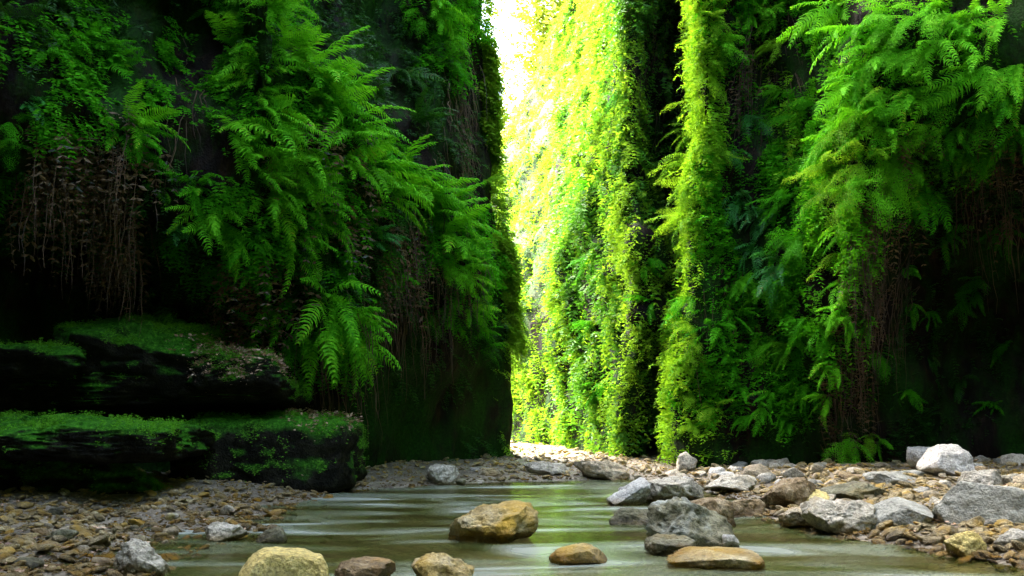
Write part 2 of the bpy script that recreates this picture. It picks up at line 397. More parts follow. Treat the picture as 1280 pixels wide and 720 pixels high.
# ------------------------------------------------------------------ ground and water
SH = [G(150, 745), G(205, 700), G(290, 674), G(345, 655), G(352, 634), G(425, 614), G(540, 606), G(640, 602), G(820, 599), G(870, 612), G(955, 630), G(965, 648),
      G(1040, 668), G(1190, 692), G(1300, 712), np.array([3.2, 3.0, 0]), np.array([3.6, 0, 0]), np.array([3, -9, 0]), np.array([-3, -9, 0]), np.array([-2.4, 0, 0]), np.array([-2.1, 3.0, 0])]
SH = np.array(SH)[:, :2]
def shore_dist(P):
    P = np.asarray(P); d = np.full(len(P), 1e9); ins = np.zeros(len(P), bool)
    for a, b in zip(SH, np.roll(SH, -1, 0)):
        ab = b - a; t = np.clip(((P - a) @ ab) / (ab @ ab), 0, 1)
        d = np.minimum(d, np.linalg.norm(P - a - t[:, None] * ab, axis=1))
        c = ((a[1] > P[:, 1]) != (b[1] > P[:, 1])) & (P[:, 0] < (b[0] - a[0]) * (P[:, 1] - a[1]) / (b[1] - a[1] + 1e-12) + a[0])
        ins ^= c
    return np.where(ins, -d, d)
def ground_z(P):
    d = shore_dist(P)
    z = np.where(d > 0, 0.012 + 0.26 * (1 - np.exp(-d / 1.9)), -0.30 * (1 - np.exp(d / 0.9)))
    z = z + np.array([0.045 * fbm((p[0], p[1], 3), 1.1) + 0.015 * fbm((p[0], p[1], 1), 4) for p in P]) * np.clip(np.abs(d) * 2 + .25, 0, 1)
    # left gravel bar stays low and wet
    low = np.clip((-P[:, 0] - 0.6) / 1.0, 0, 1) * np.clip((10.2 - P[:, 1]) / 1.5, 0, 1) * (d > 0)
    return z * (1 - 0.6 * low) + low * np.array([-0.030 + 0.075 * fbm((p[0], p[1] * 1.6, 7), 1.3, 0.9, 3) for p in P])
xs = np.concatenate([np.arange(-150, -9, 12), np.arange(-9, 10, 0.11), np.arange(10, 151, 12)])
ys = np.concatenate([np.arange(-60, -12, 12), np.arange(-12, 3, 0.4), np.arange(3, 22, 0.11), np.arange(22, 40, 0.8), np.arange(40, 250, 15)])
gx, gy = np.meshgrid(xs, ys, indexing='ij')
P2 = np.stack([gx.ravel(), gy.ravel()], 1)
gv = np.concatenate([P2, ground_z(P2)[:, None]], 1)
idx = np.arange(len(P2)).reshape(gx.shape)
q = np.stack([idx[:-1, :-1], idx[1:, :-1], idx[1:, 1:], idx[:-1, 1:]], -1).reshape(-1, 4)
props(link(bpy.data.objects.new('ground', mesh_np('ground', gv, q, M['ground']))), 'gravel stream bed and banks', 'ground', None, 'structure')
GBVH = BVHTree.FromPolygons([tuple(v) for v in gv], [tuple(f) for f in q])

wx = np.arange(-6, 6.01, 0.1); wy = np.arange(-10.5, 14.01, 0.1)
gx, gy = np.meshgrid(wx, wy, indexing='ij'); P2 = np.stack([gx.ravel(), gy.ravel()], 1)
wz = np.array([0.012 * fbm((p[0] * 0.6, p[1] * 1.8, 0), 1.0, 1.0, 2) for p in P2])
idx = np.arange(len(P2)).reshape(gx.shape)
q = np.stack([idx[:-1, :-1], idx[1:, :-1], idx[1:, 1:], idx[:-1, 1:]], -1).reshape(-1, 4)
props(link(bpy.data.objects.new('water', mesh_np('water', np.concatenate([P2, wz[:, None]], 1), q, M['water']))), 'silky green stream water', 'water', None, 'structure')

# ------------------------------------------------------------------ stones
def ico(sub):
    import bmesh
    bm = bmesh.new(); bmesh.ops.create_icosphere(bm, subdivisions=sub, radius=1)
    V = np.array([v.co[:] for v in bm.verts]); Fc = np.array([[v.index for v in f.verts] for f in bm.faces])
    bm.free(); return V, Fc
ICO = {s: ico(s) for s in (1, 2, 3, 4, 5)}

def rock_mesh(name, size, mat, sub=4, cuts=9, rough=1.0, boxy=0.0, seed=0, smooth=True):
    rs = np.random.RandomState(seed)
    V, Fc = ICO[sub]; V = V.copy()
    if boxy > 0:
        e = 2 + boxy * 6
        V = V / (np.sum(np.abs(V) ** e, axis=1) ** (1 / e))[:, None]
    for k in range(cuts):
        n = rs.normal(size=3); n /= np.linalg.norm(n)
        dd = rs.uniform(0.52, 0.88)
        s = V @ n
        over = np.maximum(s - dd, 0)
        V -= n * (over * 0.93)[:, None]
    V /= np.max(np.abs(V), axis=0)
    sz = np.array(size) / 2
    V = V * sz
    m = float(np.mean(sz)); off = rs.uniform(0, 50, 3)
    nr = V / (np.linalg.norm(V, axis=1, keepdims=True) + 1e-9)
    D = np.array([0.13 * fbm(v / m + off, 1.1, 0.9, 3) + 0.085 * fbm(v / m + off, 3.2, 0.7, 5) + 0.03 * fbm(v / m + off, 11, 0.6, 4) for v in V])
    V = V + nr * (D * m * rough)[:, None]
    return mesh_np(name, V, Fc, mat, smooth)

ROCKS = []     # (px, py, r_px, x, y, w, short name)
def boulder(name, px0, px1, top, bot, mat, label, depth=1.0, sub=5, cuts=9, rough=1.0, boxy=0.2, seed=1, rz=0.0, tilt=(0, 0), z0=None, Y=None, cat='boulder', group=None, short=None, sink=0.25):
    if Y is None:
        g = G((px0 + px1) / 2, bot, z0 or 0.0); Y = g[1]
    h0 = W((px0 + px1) / 2, bot, Y); h1 = W((px0 + px1) / 2, top, Y + 0.0)
    w = (px1 - px0) / F * Y; H = h1[2] - h0[2]
    d = w * depth
    zt = h1[2]; Hf = H * (1 + sink)
    me = rock_mesh(name, (w, d, Hf), M[mat], sub, cuts, rough, boxy, seed)
    o = link(bpy.data.objects.new(name, me))
    o.location = (h0[0], Y + d * 0.35, zt - Hf / 2)
    o.rotation_euler = (tilt[0], tilt[1], rz)
    props(o, label, cat, group)
    if short: ROCKS.append((h0[0], Y + d * 0.3, short))
    return o

boulder('boulder', 555, 671, 632, 679, 'ochre', 'ochre and grey speckled boulder standing alone in midstream', seed=3, cuts=10, short='midstream ochre boulder', rough=1.2)
boulder('boulder', 290, 402, 690, 758, 'yellow', 'smooth pale yellow boulder cut by the bottom edge, left of the rusty one', seed=5, cuts=4, boxy=0, rough=0.5, short='smooth yellow boulder', rz=0.4)
boulder('boulder', 418, 497, 704, 732, 'rust', 'low rust brown boulder between the smooth yellow and the ochre grey boulders', seed=8, short='rust brown boulder')
boulder('boulder', 514, 607, 696, 746, 'ochre', 'ochre boulder with grey crown at the bottom edge of the stream', seed=12, cuts=7, short='bottom ochre boulder')
boulder('boulder', 128, 198, 679, 722, 'pale', 'whitish grey rough boulder at the edge of the left gravel bar', seed=15, cuts=12, rough=1.4, short='whitish left boulder')
boulder('boulder', 250, 306, 656, 677, 'pale', 'flat pale wet rock lying in the shallows of the left gravel bar', seed=17, cuts=12, short='flat pale left rock')
boulder('boulder', 690, 760, 684, 706, 'ochre', 'low ochre brown rock with water sliding over it in midstream', seed=19, cuts=5, rough=0.6, boxy=0, short='drowned brown rock', sink=0.6)
boulder('boulder', 800, 886, 595, 629, 'pale', 'pale flat topped rock at the head of the pool', seed=21, cuts=12, boxy=0.5, short='pale flat topped rock')
boulder('boulder', 750, 818, 606, 632, 'white', 'small cream wedge rock dipping into the pool beside the pale flat topped rock', seed=22, cuts=12, boxy=0.4, tilt=(0, -0.3), short='cream wedge rock')
boulder('boulder', 761, 820, 638, 657, 'dark', 'low dark pitted rock touching the big streaked rock', seed=25, cuts=8, short='low dark pitted rock')
boulder('boulder', 803, 914, 633, 684, 'streak', 'big dark rock with pale green streaks leaning over the water', seed=28, cuts=11, rough=1.3, boxy=0.4, tilt=(0, 0.25), short='big streaked rock')
boulder('boulder', 812, 870, 672, 694, 'dark', 'small rounded dark rock under the big streaked rock', seed=30, cuts=6, short='rounded dark rock')
boulder('boulder', 905, 928, 668, 686, 'white', 'small white wet stone at the foot of the big streaked rock', seed=32, cuts=8, sub=4)
boulder('boulder', 830, 962, 695, 712, 'ochre', 'flat tan slab barely clear of the water below the big streaked rock', seed=33, cuts=9, short='flat tan slab', rough=0.8)
boulder('boulder', 868, 925, 626, 658, 'rust', 'brown rock tucked behind the big streaked rock', seed=35, cuts=9)
boulder('boulder', 1163, 1234, 556, 597, 'white', 'large rounded white boulder against the black cleft', seed=38, cuts=6, boxy=0.1, rough=0.6, z0=0.2, short='large white boulder')
boulder('boulder', 1146, 1190, 554, 588, 'white', 'grey white boulder leaning behind the large rounded white one', seed=40, cuts=8, z0=0.2, tilt=(0, -0.3), rough=0.8)
boulder('boulder', 1096, 1184, 619, 672, 'slab', 'pale grey sloping slab at the water edge, left of the largest slab', seed=43, cuts=8, boxy=0.7, rough=0.5, tilt=(0.15, 0.1), short='pale sloping slab')
boulder('boulder', 1018, 1106, 628, 671, 'pale', 'cream and tan crumbly boulder at the water edge', seed=45, cuts=13, rough=1.4, short='crumbly cream boulder')
boulder('boulder', 984, 1042, 636, 661, 'tan', 'low tan rock at the tip of the right bank', seed=47, cuts=10, short='low tan tip rock')
boulder('boulder', 1182, 1310, 610, 674, 'slab', 'largest grey slab boulder with a dark undercut face', seed=50, cuts=7, boxy=0.8, rough=0.5, tilt=(-0.1, 0.12), depth=0.8, short='largest grey slab')
boulder('boulder', 1192, 1240, 667, 699, 'yellow', 'bright ochre wet stone below the largest grey slab', seed=52, cuts=9, short='bright ochre wet stone')
boulder('boulder', 1244, 1300, 664, 697, 'grey', 'grey stone right of the bright ochre wet stone', seed=54, cuts=8)
boulder('boulder', 952, 1036, 601, 640, 'rust', 'dark brown boulder with a tan flank on the right bank', seed=57, cuts=10, boxy=0.4, z0=0.02, short='dark brown boulder')
boulder('boulder', 1010, 1036, 612, 640, 'yellow', 'upright tan stone leaning on the dark brown boulder', seed=58, cuts=8, boxy=0.5, z0=0.02, sub=4, tilt=(0, 0.3))
boulder('boulder', 1030, 1112, 603, 634, 'dark', 'dark flat grey rock right of the dark brown boulder', seed=60, cuts=10, boxy=0.4, z0=0.03, short='dark flat rock')
boulder('boulder', 1092, 1160, 592, 612, 'slab', 'flat pale grey slab lying in the middle of the right bank', seed=62, cuts=9, boxy=0.5, z0=0.10, short='flat mid bank slab')
boulder('boulder', 1208, 1268, 590, 620, 'grey', 'grey boulder behind the largest grey slab', seed=64, cuts=9, z0=0.10, short='grey boulder')
boulder('boulder', 1256, 1300, 588, 618, 'pale', 'pale boulder at the edge of view behind the largest grey slab', seed=66, cuts=9, z0=0.10)
boulder('boulder', 898, 962, 626, 646, 'rust', 'wet gold brown rock between the streaked and dark brown boulders', seed=68, cuts=9, short='wet gold brown rock')
boulder('boulder', 890, 958, 596, 616, 'pale', 'long pale bank stone left of the dark brown boulder', seed=70, cuts=9, z0=0.03, short='long pale bank stone')
boulder('boulder', 848, 872, 565, 588, 'pale', 'pale block at the foot of the lime coloured fern column', seed=72, cuts=9, z0=0.1, sub=4, short='pale block')
boulder('boulder', 872, 896, 562, 580, 'white', 'white rounded stone behind the pale block at the wall foot', seed=73, cuts=9, z0=0.15, sub=4)
boulder('boulder', 1012, 1040, 557, 574, 'grey', 'grey stone at the wall foot left of the low bush', seed=76, cuts=9, z0=0.2, sub=4)
boulder('boulder', 988, 1014, 562, 577, 'tan', 'brownish stone at the wall foot beside a grey one', seed=77, cuts=9, z0=0.2, sub=4)
boulder('boulder', 530, 572, 583, 606, 'pale', 'craggy pale stone on the bar under the dark corner', seed=79, cuts=11, z0=0.0, short='craggy pale stone', rough=1.3)
boulder('boulder', 585, 628, 585, 600, 'grey', 'long low grey stone at the foot of the dark corner', seed=80, cuts=9, z0=0.0)
boulder('boulder', 716, 790, 576, 601, 'tan', 'low tan outcrop at the far edge of the pool', seed=82, cuts=12, z0=0.0, rough=1.3, short='tan outcrop')
boulder('boulder', 655, 716, 574, 599, 'pale', 'low pale outcrop left of the tan outcrop at the far edge', seed=83, cuts=12, z0=0.0, rough=1.3, short='pale outcrop')
boulder('boulder', 56, 76, 635, 650, 'dark', 'small dark stone under the mossy ledge at the left bar', seed=85, cuts=6, sub=4)
boulder('boulder', 318, 356, 660, 678, 'dark', 'dark wet stone at the tip of the left bar', seed=86, cuts=7, sub=4, short='dark wet tip stone')

# mossy ledges of the left bank
def ledge(px0, px1, top, bot, Y, label, depth=0.8, seed=0, rough=1.0, boxy=0.5, cuts=5, tilt=(0, 0), rz=0.0, name='mossy_ledge', cat='rock ledge', mat='mossrock'):
    return boulder(name, px0, px1, top, bot, mat, label, depth=depth, seed=seed, rough=rough * 2.2, boxy=boxy, cuts=cuts, Y=Y, cat=cat, tilt=tilt, rz=rz, sink=0.1, z0=0.01)
LEDGES = [
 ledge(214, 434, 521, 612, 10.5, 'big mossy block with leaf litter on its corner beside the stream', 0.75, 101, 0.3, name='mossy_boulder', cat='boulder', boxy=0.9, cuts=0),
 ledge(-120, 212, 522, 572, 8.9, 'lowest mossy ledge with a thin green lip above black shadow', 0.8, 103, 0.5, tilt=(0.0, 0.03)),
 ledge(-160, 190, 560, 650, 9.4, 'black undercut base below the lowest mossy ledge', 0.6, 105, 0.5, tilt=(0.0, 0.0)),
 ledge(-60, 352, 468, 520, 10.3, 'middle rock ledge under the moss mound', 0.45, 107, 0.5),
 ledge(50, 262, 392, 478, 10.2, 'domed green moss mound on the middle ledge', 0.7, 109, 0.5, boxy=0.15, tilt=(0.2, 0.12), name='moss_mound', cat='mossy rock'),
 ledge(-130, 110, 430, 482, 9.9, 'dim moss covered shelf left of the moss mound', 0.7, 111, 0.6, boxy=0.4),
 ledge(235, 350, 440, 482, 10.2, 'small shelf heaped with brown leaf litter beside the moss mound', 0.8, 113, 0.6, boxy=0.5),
]

# scattered stones: individuals, then the fine pebbles as one mass
sh_var = {}
tones = ['grey', 'pale', 'white', 'tan', 'ochre', 'rust', 'dark', 'slab']
for t in tones:
    for k in range(3):
        sh_var[(t, k)] = rock_mesh('stone', (1, 0.85, 0.55), M[t], 3, 8, 1.0, 0.2, 200 + 10 * tones.index(t) + k)
tone_word = dict(grey='grey', pale='pale', white='whitish', tan='tan', ochre='ochre', rust='rusty', dark='dark', slab='slate grey')
stones = []; placed = []
def try_stone(px, py, wpx, tone, zone):
    g = G(px, py, 0.0)
    for _ in range(4):
        gz = ground_z(np.array([[g[0], g[1]]]))[0]; g = G(px, py, max(gz, -0.05))
        if g[1] > 20 or g[1] < 3: return False
    w = wpx / F * g[1]
    for (x, y, r) in placed:
        if (x - g[0])**2 + ((y - g[1]))**2 < (0.42 * (r + w))**2: return False
    placed.append((g[0], g[1], w))
    k = random.randrange(3)
    o = bpy.data.objects.new('stone', sh_var[(tone, k)])
    link(o)
    s = w * random.uniform(0.9, 1.1)
    o.scale = (s, s * random.uniform(0.8, 1.1), s * random.uniform(0.75, 1.25))
    o.rotation_euler = (random.uniform(-.25, .25), random.uniform(-.25, .25), random.uniform(0, 6.28))
    o.location = (g[0], g[1], gz + 0.12 * s)
    stones.append((o, tone, zone, w))
    return True
zones = [  # polygon-ish boxes: px range, py range, width px range, count, tones, zone words
 ((652, 850), (576, 600), (10, 30), 46, ['pale', 'pale', 'grey', 'tan', 'white'], 'the far bar'),
 ((440, 640), (588, 606), (8, 20), 24, ['pale', 'tan', 'grey', 'dark'], 'the dark corner bar'),
 ((840, 1010), (566, 612), (12, 34), 50, ['pale', 'grey', 'white', 'tan', 'pale'], 'the bank near the fern column'),
 ((1000, 1280), (572, 625), (12, 36), 60, ['grey', 'pale', 'tan', 'slab', 'rust'], 'the bank by the black cleft'),
 ((960, 1280), (625, 690), (14, 34), 22, ['grey', 'tan', 'ochre', 'pale'], 'the right water edge'),
 ((60, 420), (624, 668), (9, 22), 40, ['tan', 'pale', 'ochre', 'grey'], 'the left gravel bar'),
 ((0, 250), (655, 720), (12, 36), 30, ['tan', 'ochre', 'pale', 'tan', 'dark'], 'the near left shallows'),
]
for (a, b), (c, d), (w0, w1), n, tn, zn in zones:
    k = tries = 0
    while k < n and tries < 600:
        tries += 1
        px, py = random.uniform(a, b), random.uniform(c, d)
        if zn.startswith('the right water') and py < 625 + (1280 - px) * 0.0 : continue
        if zn.startswith('the right water') and py > 655 + (px - 980) * 0.13: continue
        if zn.startswith('the near left') and py > 735 - px * 0.16: continue
        if zn.startswith('the left gravel') and py < 660 - px * 0.11: continue
        k += try_stone(px, py, random.uniform(w0, w1) * (0.7 + 0.6 * random.random()**2), random.choice(tn), zn)
# labels: tone + size + zone + nearest landmark boulder
rk = np.array([(r[0], r[1]) for r in ROCKS])
for o, tone, zone, w in stones:
    p = np.array(o.location)
    i = int(np.argmin(np.hypot(rk[:, 0] - p[0], (rk[:, 1] - p[1]) * 0.8)))
    dx, dy = p[0] - rk[i, 0], p[1] - rk[i, 1]
    rel = ('right of' if dx > 0 else 'left of') if abs(dx) > abs(dy) * 0.7 else ('behind' if dy > 0 else 'in front of')
    size = 'small' if w < 0.17 else ('medium' if w < 0.3 else 'large')
    zshort = zone.replace('the ', '', 1)
    props(o, f"{size} {tone_word[tone]} stone {rel} the {ROCKS[i][2]}, {zshort}", 'stone', f"{size} {tone_word[tone]} stones {rel} the {ROCKS[i][2]} on {zshort}")

def pebbles(name, label, P, size, mat, cat='pebbles'):
    base = []
    V1, F1 = ICO[1]
    V2, F2 = ICO[2]
    for k in range(10):
        rs = np.random.RandomState(k); V = V2.copy()
        for c in range(9):
            n = rs.normal(size=3); n /= np.linalg.norm(n); s = V @ n
            V -= n * (np.maximum(s - rs.uniform(.45, .85), 0) * .97)[:, None]
        base.append(V)
    nV, nF = len(V2), len(F2)
    outV = np.zeros((len(P), nV, 3), np.float32)
    for i, (p, s) in enumerate(zip(P, size)):
        a = RS.uniform(0, 6.28); c, sn = math.cos(a), math.sin(a)
        V = base[i % 10] * np.array([s, s * RS.uniform(.6, .95), s * RS.uniform(.25, .55)]) * 0.5
        x = V[:, 0] * c - V[:, 1] * sn; y = V[:, 0] * sn + V[:, 1] * c
        t = RS.uniform(-.5, .5); z = V[:, 2] + x * t
        outV[i] = np.stack([x, y, z], 1) + p
    Fc = (F2[None] + (np.arange(len(P)) * nV)[:, None, None]).reshape(-1, 3)
    o = link(bpy.data.objects.new(name, mesh_np(name, outV.reshape(-1, 3), Fc, mat, False)))
    props(o, label, cat, None, 'stuff')
def scatter_ground(n, f):
    out = []
    while len(out) < n:
        px = RS.uniform(-60, 1340, 4000); py = RS.uniform(566, 760, 4000)
        g = np.array([G(a, b, 0.08) for a, b in zip(px, py)])
        out += [tuple(x[:2]) for x in g[f(px, py, g) & (RS.rand(4000) < np.clip((g[:, 1] / 10), 0.2, 1))]]
    return np.array(out[:n])
P2 = scatter_ground(26000, lambda px, py, g: (shore_dist(g[:, :2]) > -0.12) & (g[:, 1] < 19))
z = ground_z(P2); sz = 0.014 + 0.14 * RS.rand(len(P2))**9 + 0.032 * RS.rand(len(P2))**1.5 + 0.0012 * P2[:, 1]
sz = np.where(P2[:, 0] < -0.5, sz * 0.8, sz)
pebbles('gravel', 'tan and grey gravel covering the banks', np.concatenate([P2, (z + sz * 0.15)[:, None]], 1), sz, M['pebble'])

# ------------------------------------------------------------------ foliage tools
def nrm(a): return a / (np.linalg.norm(a, axis=-1, keepdims=True) + 1e-9)

def sprays(P, O, Lg, k=8, droop=0.7, leaf=0.24, wide=0.42, spread=1.0):
    """hanging sprigs of paired leaflets; returns verts, quads"""
    n = len(P)
    side = nrm(np.cross(O, np.array([0, 0, 1.0])) + 1e-6)
    t = np.linspace(0.06, 1, k)[None, :, None]
    L3 = Lg[:, None, None]
    pos = P[:, None] + L3 * (O[:, None] * (t - 0.25 * t**2) + np.array([0, 0, -1.0]) * droop * t**1.7)
    tang = nrm(O[:, None] * (1 - 0.5 * t) + np.array([0, 0, -1.0]) * droop * 1.7 * t**0.7)
    ln = leaf * L3 * np.sin(np.pi * (0.2 + 0.75 * t))
    vs = []
    for s in (-1, 1):
        j = RS.normal(size=(n, k, 3)) * 0.25
        d = nrm(side[:, None] * s * spread + tang * 0.55 + j)
        w = nrm(np.cross(d, nrm(tang + RS.normal(size=(n, k, 3)) * 0.9)))
        w = nrm(tang + RS.normal(size=(n, k, 3)) * 0.35 - d * 0.4)
        l = ln * RS.uniform(.75, 1.25, (n, k, 1))
        a = pos; c = pos + d * l
        up = nrm(np.cross(d, w)) * l * 0.08
        b = pos + d * l * 0.45 + w * l * wide * 0.5 + up
        e = pos + d * l * 0.45 - w * l * wide * 0.5 + up
        vs.append(np.stack([a, b, c, e], 2))
    V = np.concatenate(vs, 1).reshape(-1, 3)
    return V, np.arange(len(V)).reshape(-1, 4)

def clump(P, s, zs=0.5, seed=0.0, lo=-0.1, hi=0.25):
    v = np.array([fbm((p[0] + seed, p[1], p[2] * zs), s, 0.9, 3) for p in P])
    return np.clip((v - lo) / (hi - lo), 0, 1)

def pick(wname, n, dens, pad=40):
    """random wall points, probability = area * dens(px,py,P,N)"""
    w = WALLS[wname]; V = w['V']; Nn = w['N']
    px, py, z = proj(V)
    vis = (px > -150) & (px < 1430) & (py > -260) & (py < 640) & (V[:, 1] > 3) & (V[:, 2] > 0.15)
    ids = np.nonzero(vis)[0]
    d = dens(px[ids], py[ids], V[ids], Nn[ids]) * w['A'][ids]
    d = np.maximum(d, 0)
    tot = d.sum()
    if tot <= 0: return np.zeros((0, 3)), np.zeros((0, 3))
    c = RS.choice(ids, n, p=d / tot)
    P = V[c] + RS.normal(size=(n, 3)) * 0.05
    return P, Nn[c]

def blobs(px, py, B):
    r = np.zeros_like(px)
    for (cx, cy, rx, ry, v) in B:
        q = ((px - cx) / rx)**2 + ((py - cy) / ry)**2
        r = np.maximum(r, v * np.clip(1.6 - q * 0.9, 0, 1))
    return r

def cover(name, label, wname, n, dens, mat, L=(0.2, 0.45), droop=0.7, bias=(0, 0, 0), k=8, leaf=0.24, jitter=0.5, cat='foliage', wide=0.42):
    P, Nn = pick(wname, n, dens)
    if len(P) == 0: return
    O = nrm(Nn + np.array(bias) + RS.normal(size=P.shape) * jitter)
    Lg = RS.uniform(L[0], L[1], len(P))
    V, Q = sprays(P, O, Lg, k, droop, leaf, wide)
    o = link(bpy.data.objects.new(name, mesh_np(name, V, Q, M[mat], False)))
    props(o, label, cat, None, 'stuff')
    return o

ROCKN = lambda P, s=1.0, sd=0.0, lo=-0.1, hi=0.25: clump(P, s, 0.45, sd, lo, hi)

# sunlit far wall, seen through the gap
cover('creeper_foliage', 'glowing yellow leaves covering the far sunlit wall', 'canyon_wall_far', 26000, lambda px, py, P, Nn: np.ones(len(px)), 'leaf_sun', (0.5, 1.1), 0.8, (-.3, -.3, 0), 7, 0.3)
# right wall, far section beyond x=700
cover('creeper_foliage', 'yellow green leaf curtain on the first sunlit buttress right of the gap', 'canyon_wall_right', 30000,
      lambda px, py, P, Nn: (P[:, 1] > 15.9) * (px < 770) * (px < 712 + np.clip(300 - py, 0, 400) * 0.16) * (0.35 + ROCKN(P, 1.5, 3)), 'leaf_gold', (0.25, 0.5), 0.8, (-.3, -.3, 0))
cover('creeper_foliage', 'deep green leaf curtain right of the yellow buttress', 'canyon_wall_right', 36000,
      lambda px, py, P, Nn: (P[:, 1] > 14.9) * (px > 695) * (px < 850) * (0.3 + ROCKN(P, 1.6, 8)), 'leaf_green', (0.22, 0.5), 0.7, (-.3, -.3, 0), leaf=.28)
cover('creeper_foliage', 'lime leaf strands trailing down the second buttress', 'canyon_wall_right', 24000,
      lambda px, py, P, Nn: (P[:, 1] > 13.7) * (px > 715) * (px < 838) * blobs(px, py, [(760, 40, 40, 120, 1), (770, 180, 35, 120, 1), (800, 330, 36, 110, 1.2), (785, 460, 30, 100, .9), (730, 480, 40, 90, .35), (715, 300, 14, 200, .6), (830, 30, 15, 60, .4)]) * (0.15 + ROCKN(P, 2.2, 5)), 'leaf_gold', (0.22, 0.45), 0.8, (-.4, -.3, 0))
cover('creeper_foliage', 'patchy leaves in the cleft between the lime strands and the fern column', 'canyon_wall_right', 6000,
      lambda px, py, P, Nn: (px > 790) * (px < 870) * (P[:, 1] > 14.2) * (0.1 + ROCKN(P, 1.8, 50)), 'leaf_green', (0.15, 0.45), 0.9)
# near right wall
cover('creeper_foliage', 'lime green leaf column hanging from the near buttress edge', 'canyon_wall_right', 10000,
      lambda px, py, P, Nn: (P[:, 1] < 14.6) * blobs(px, py, [(885, 60, 24, 110, 1), (868, 200, 20, 90, 1), (858, 330, 20, 110, 1), (855, 470, 22, 110, 1), (880, 540, 35, 30, .6), (965, 60, 18, 70, .5), (985, 160, 14, 60, .4)]) * (0.3 + ROCKN(P, 2.4, 2)), 'fern_lime', (0.18, 0.38), 0.6, (-.5, -.2, 0))
cover('creeper_foliage', 'mid green undergrowth on the wall between the fern column and the bright ferns', 'canyon_wall_right', 15000,
      lambda px, py, P, Nn: (P[:, 1] < 14.4) * blobs(px, py, [(950, 300, 70, 130, 1), (980, 200, 50, 70, .8), (910, 430, 60, 90, .8), (990, 420, 50, 80, 1), (940, 490, 80, 45, .7), (960, 20, 70, 50, .6), (920, 120, 25, 60, .3)]) * (0.05 + ROCKN(P, 2.4, 12, 0.0)), 'fern_mid', (0.15, 0.36), 0.6, (-.3, -.2, 0), leaf=.26)
cover('creeper_foliage', 'bright green small leaved mass on the bulging right buttress', 'canyon_wall_right', 9000,
      lambda px, py, P, Nn: (P[:, 1] < 13) * blobs(px, py, [(1085, 150, 70, 120, 1), (1060, 290, 40, 90, 1), (1050, 380, 30, 60, .9), (1150, 80, 80, 70, .8), (1120, 240, 40, 50, .8), (1230, 60, 60, 60, .6), (1040, 470, 30, 40, .7), (1180, 190, 60, 40, .4)]) * (0.02 + ROCKN(P, 2.2, 7, 0.05, 0.3)), 'fern_bright', (0.14, 0.34), 0.6, (-.4, -.3, 0))
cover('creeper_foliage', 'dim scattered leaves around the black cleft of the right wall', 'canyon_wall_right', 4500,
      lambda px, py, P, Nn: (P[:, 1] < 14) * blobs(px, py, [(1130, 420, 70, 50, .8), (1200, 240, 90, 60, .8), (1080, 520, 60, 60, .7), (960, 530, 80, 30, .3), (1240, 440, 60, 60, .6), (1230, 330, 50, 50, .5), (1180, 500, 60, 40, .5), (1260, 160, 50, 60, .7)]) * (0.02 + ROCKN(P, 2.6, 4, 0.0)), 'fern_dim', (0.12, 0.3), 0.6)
# left wall
cover('creeper_foliage', 'mid green leaf cover between the ferns of the left wall', 'canyon_wall_left', 13000,
      lambda px, py, P, Nn: blobs(px, py, [(320, 60, 60, 90, 1), (350, 200, 90, 90, 1), (430, 250, 90, 70, .8), (150, 90, 90, 60, .7), (330, 310, 100, 50, .7), (540, 300, 70, 60, .9), (590, 350, 40, 60, 1), (550, 40, 40, 60, .9), (370, 410, 80, 50, .8), (60, 60, 90, 60, .6), (40, 180, 60, 50, .7), (430, 430, 40, 40, .5)]) * (0.01 + ROCKN(P, 2.4, 21, 0.04, 0.3)), 'fern_mid', (0.14, 0.34), 0.6, (.3, -.2, 0))
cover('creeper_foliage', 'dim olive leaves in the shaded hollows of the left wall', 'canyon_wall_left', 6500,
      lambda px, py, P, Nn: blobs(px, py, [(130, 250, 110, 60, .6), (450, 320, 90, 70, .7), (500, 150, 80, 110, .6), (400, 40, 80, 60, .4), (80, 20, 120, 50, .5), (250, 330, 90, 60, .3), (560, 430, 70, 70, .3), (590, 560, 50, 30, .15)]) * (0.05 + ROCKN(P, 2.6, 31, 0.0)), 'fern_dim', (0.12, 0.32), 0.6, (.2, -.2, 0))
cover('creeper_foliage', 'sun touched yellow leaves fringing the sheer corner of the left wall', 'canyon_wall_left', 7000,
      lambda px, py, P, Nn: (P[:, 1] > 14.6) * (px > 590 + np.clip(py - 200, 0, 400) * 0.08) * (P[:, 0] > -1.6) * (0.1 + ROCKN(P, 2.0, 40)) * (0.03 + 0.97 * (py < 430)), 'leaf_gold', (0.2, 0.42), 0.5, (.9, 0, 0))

# hanging brown roots
def strands(name, label, wname, n, B, Lr, mat='root', r=0.006, out=0.10):
    P, Nn = pick(wname, n, lambda px, py, P, Nn: blobs(px, py, B))
    Lg = RS.uniform(Lr[0], Lr[1], n); k = 7
    t = np.linspace(0, 1, k)[None, :, None]
    wob = np.cumsum(RS.normal(size=(n, k, 3)) * np.array([.02, .02, .0]), axis=1)
    c = P[:, None] + Nn[:, None] * out * np.sqrt(t) * 1.5 + np.array([0, 0, -1]) * t * Lg[:, None, None] + wob
    rr = (r * RS.uniform(.5, 1.6, (n, 1, 1))) * (1 - 0.8 * t)
    vs = []
    for a in range(3):
        an = a * 2.094
        vs.append(c + rr * np.array([math.cos(an), math.sin(an), 0]))
    V = np.stack(vs, 2)           # n,k,3,3
    base = np.arange(n * k * 3).reshape(n, k, 3)
    Q = []
    for a in range(3):
        b = (a + 1) % 3
        Q.append(np.stack([base[:, :-1, a], base[:, :-1, b], base[:, 1:, b], base[:, 1:, a]], -1).reshape(-1, 4))
    o = link(bpy.data.objects.new(name, mesh_np(name, V.reshape(-1, 3), np.concatenate(Q), M[mat])))
    props(o, label, 'roots', None, 'stuff')
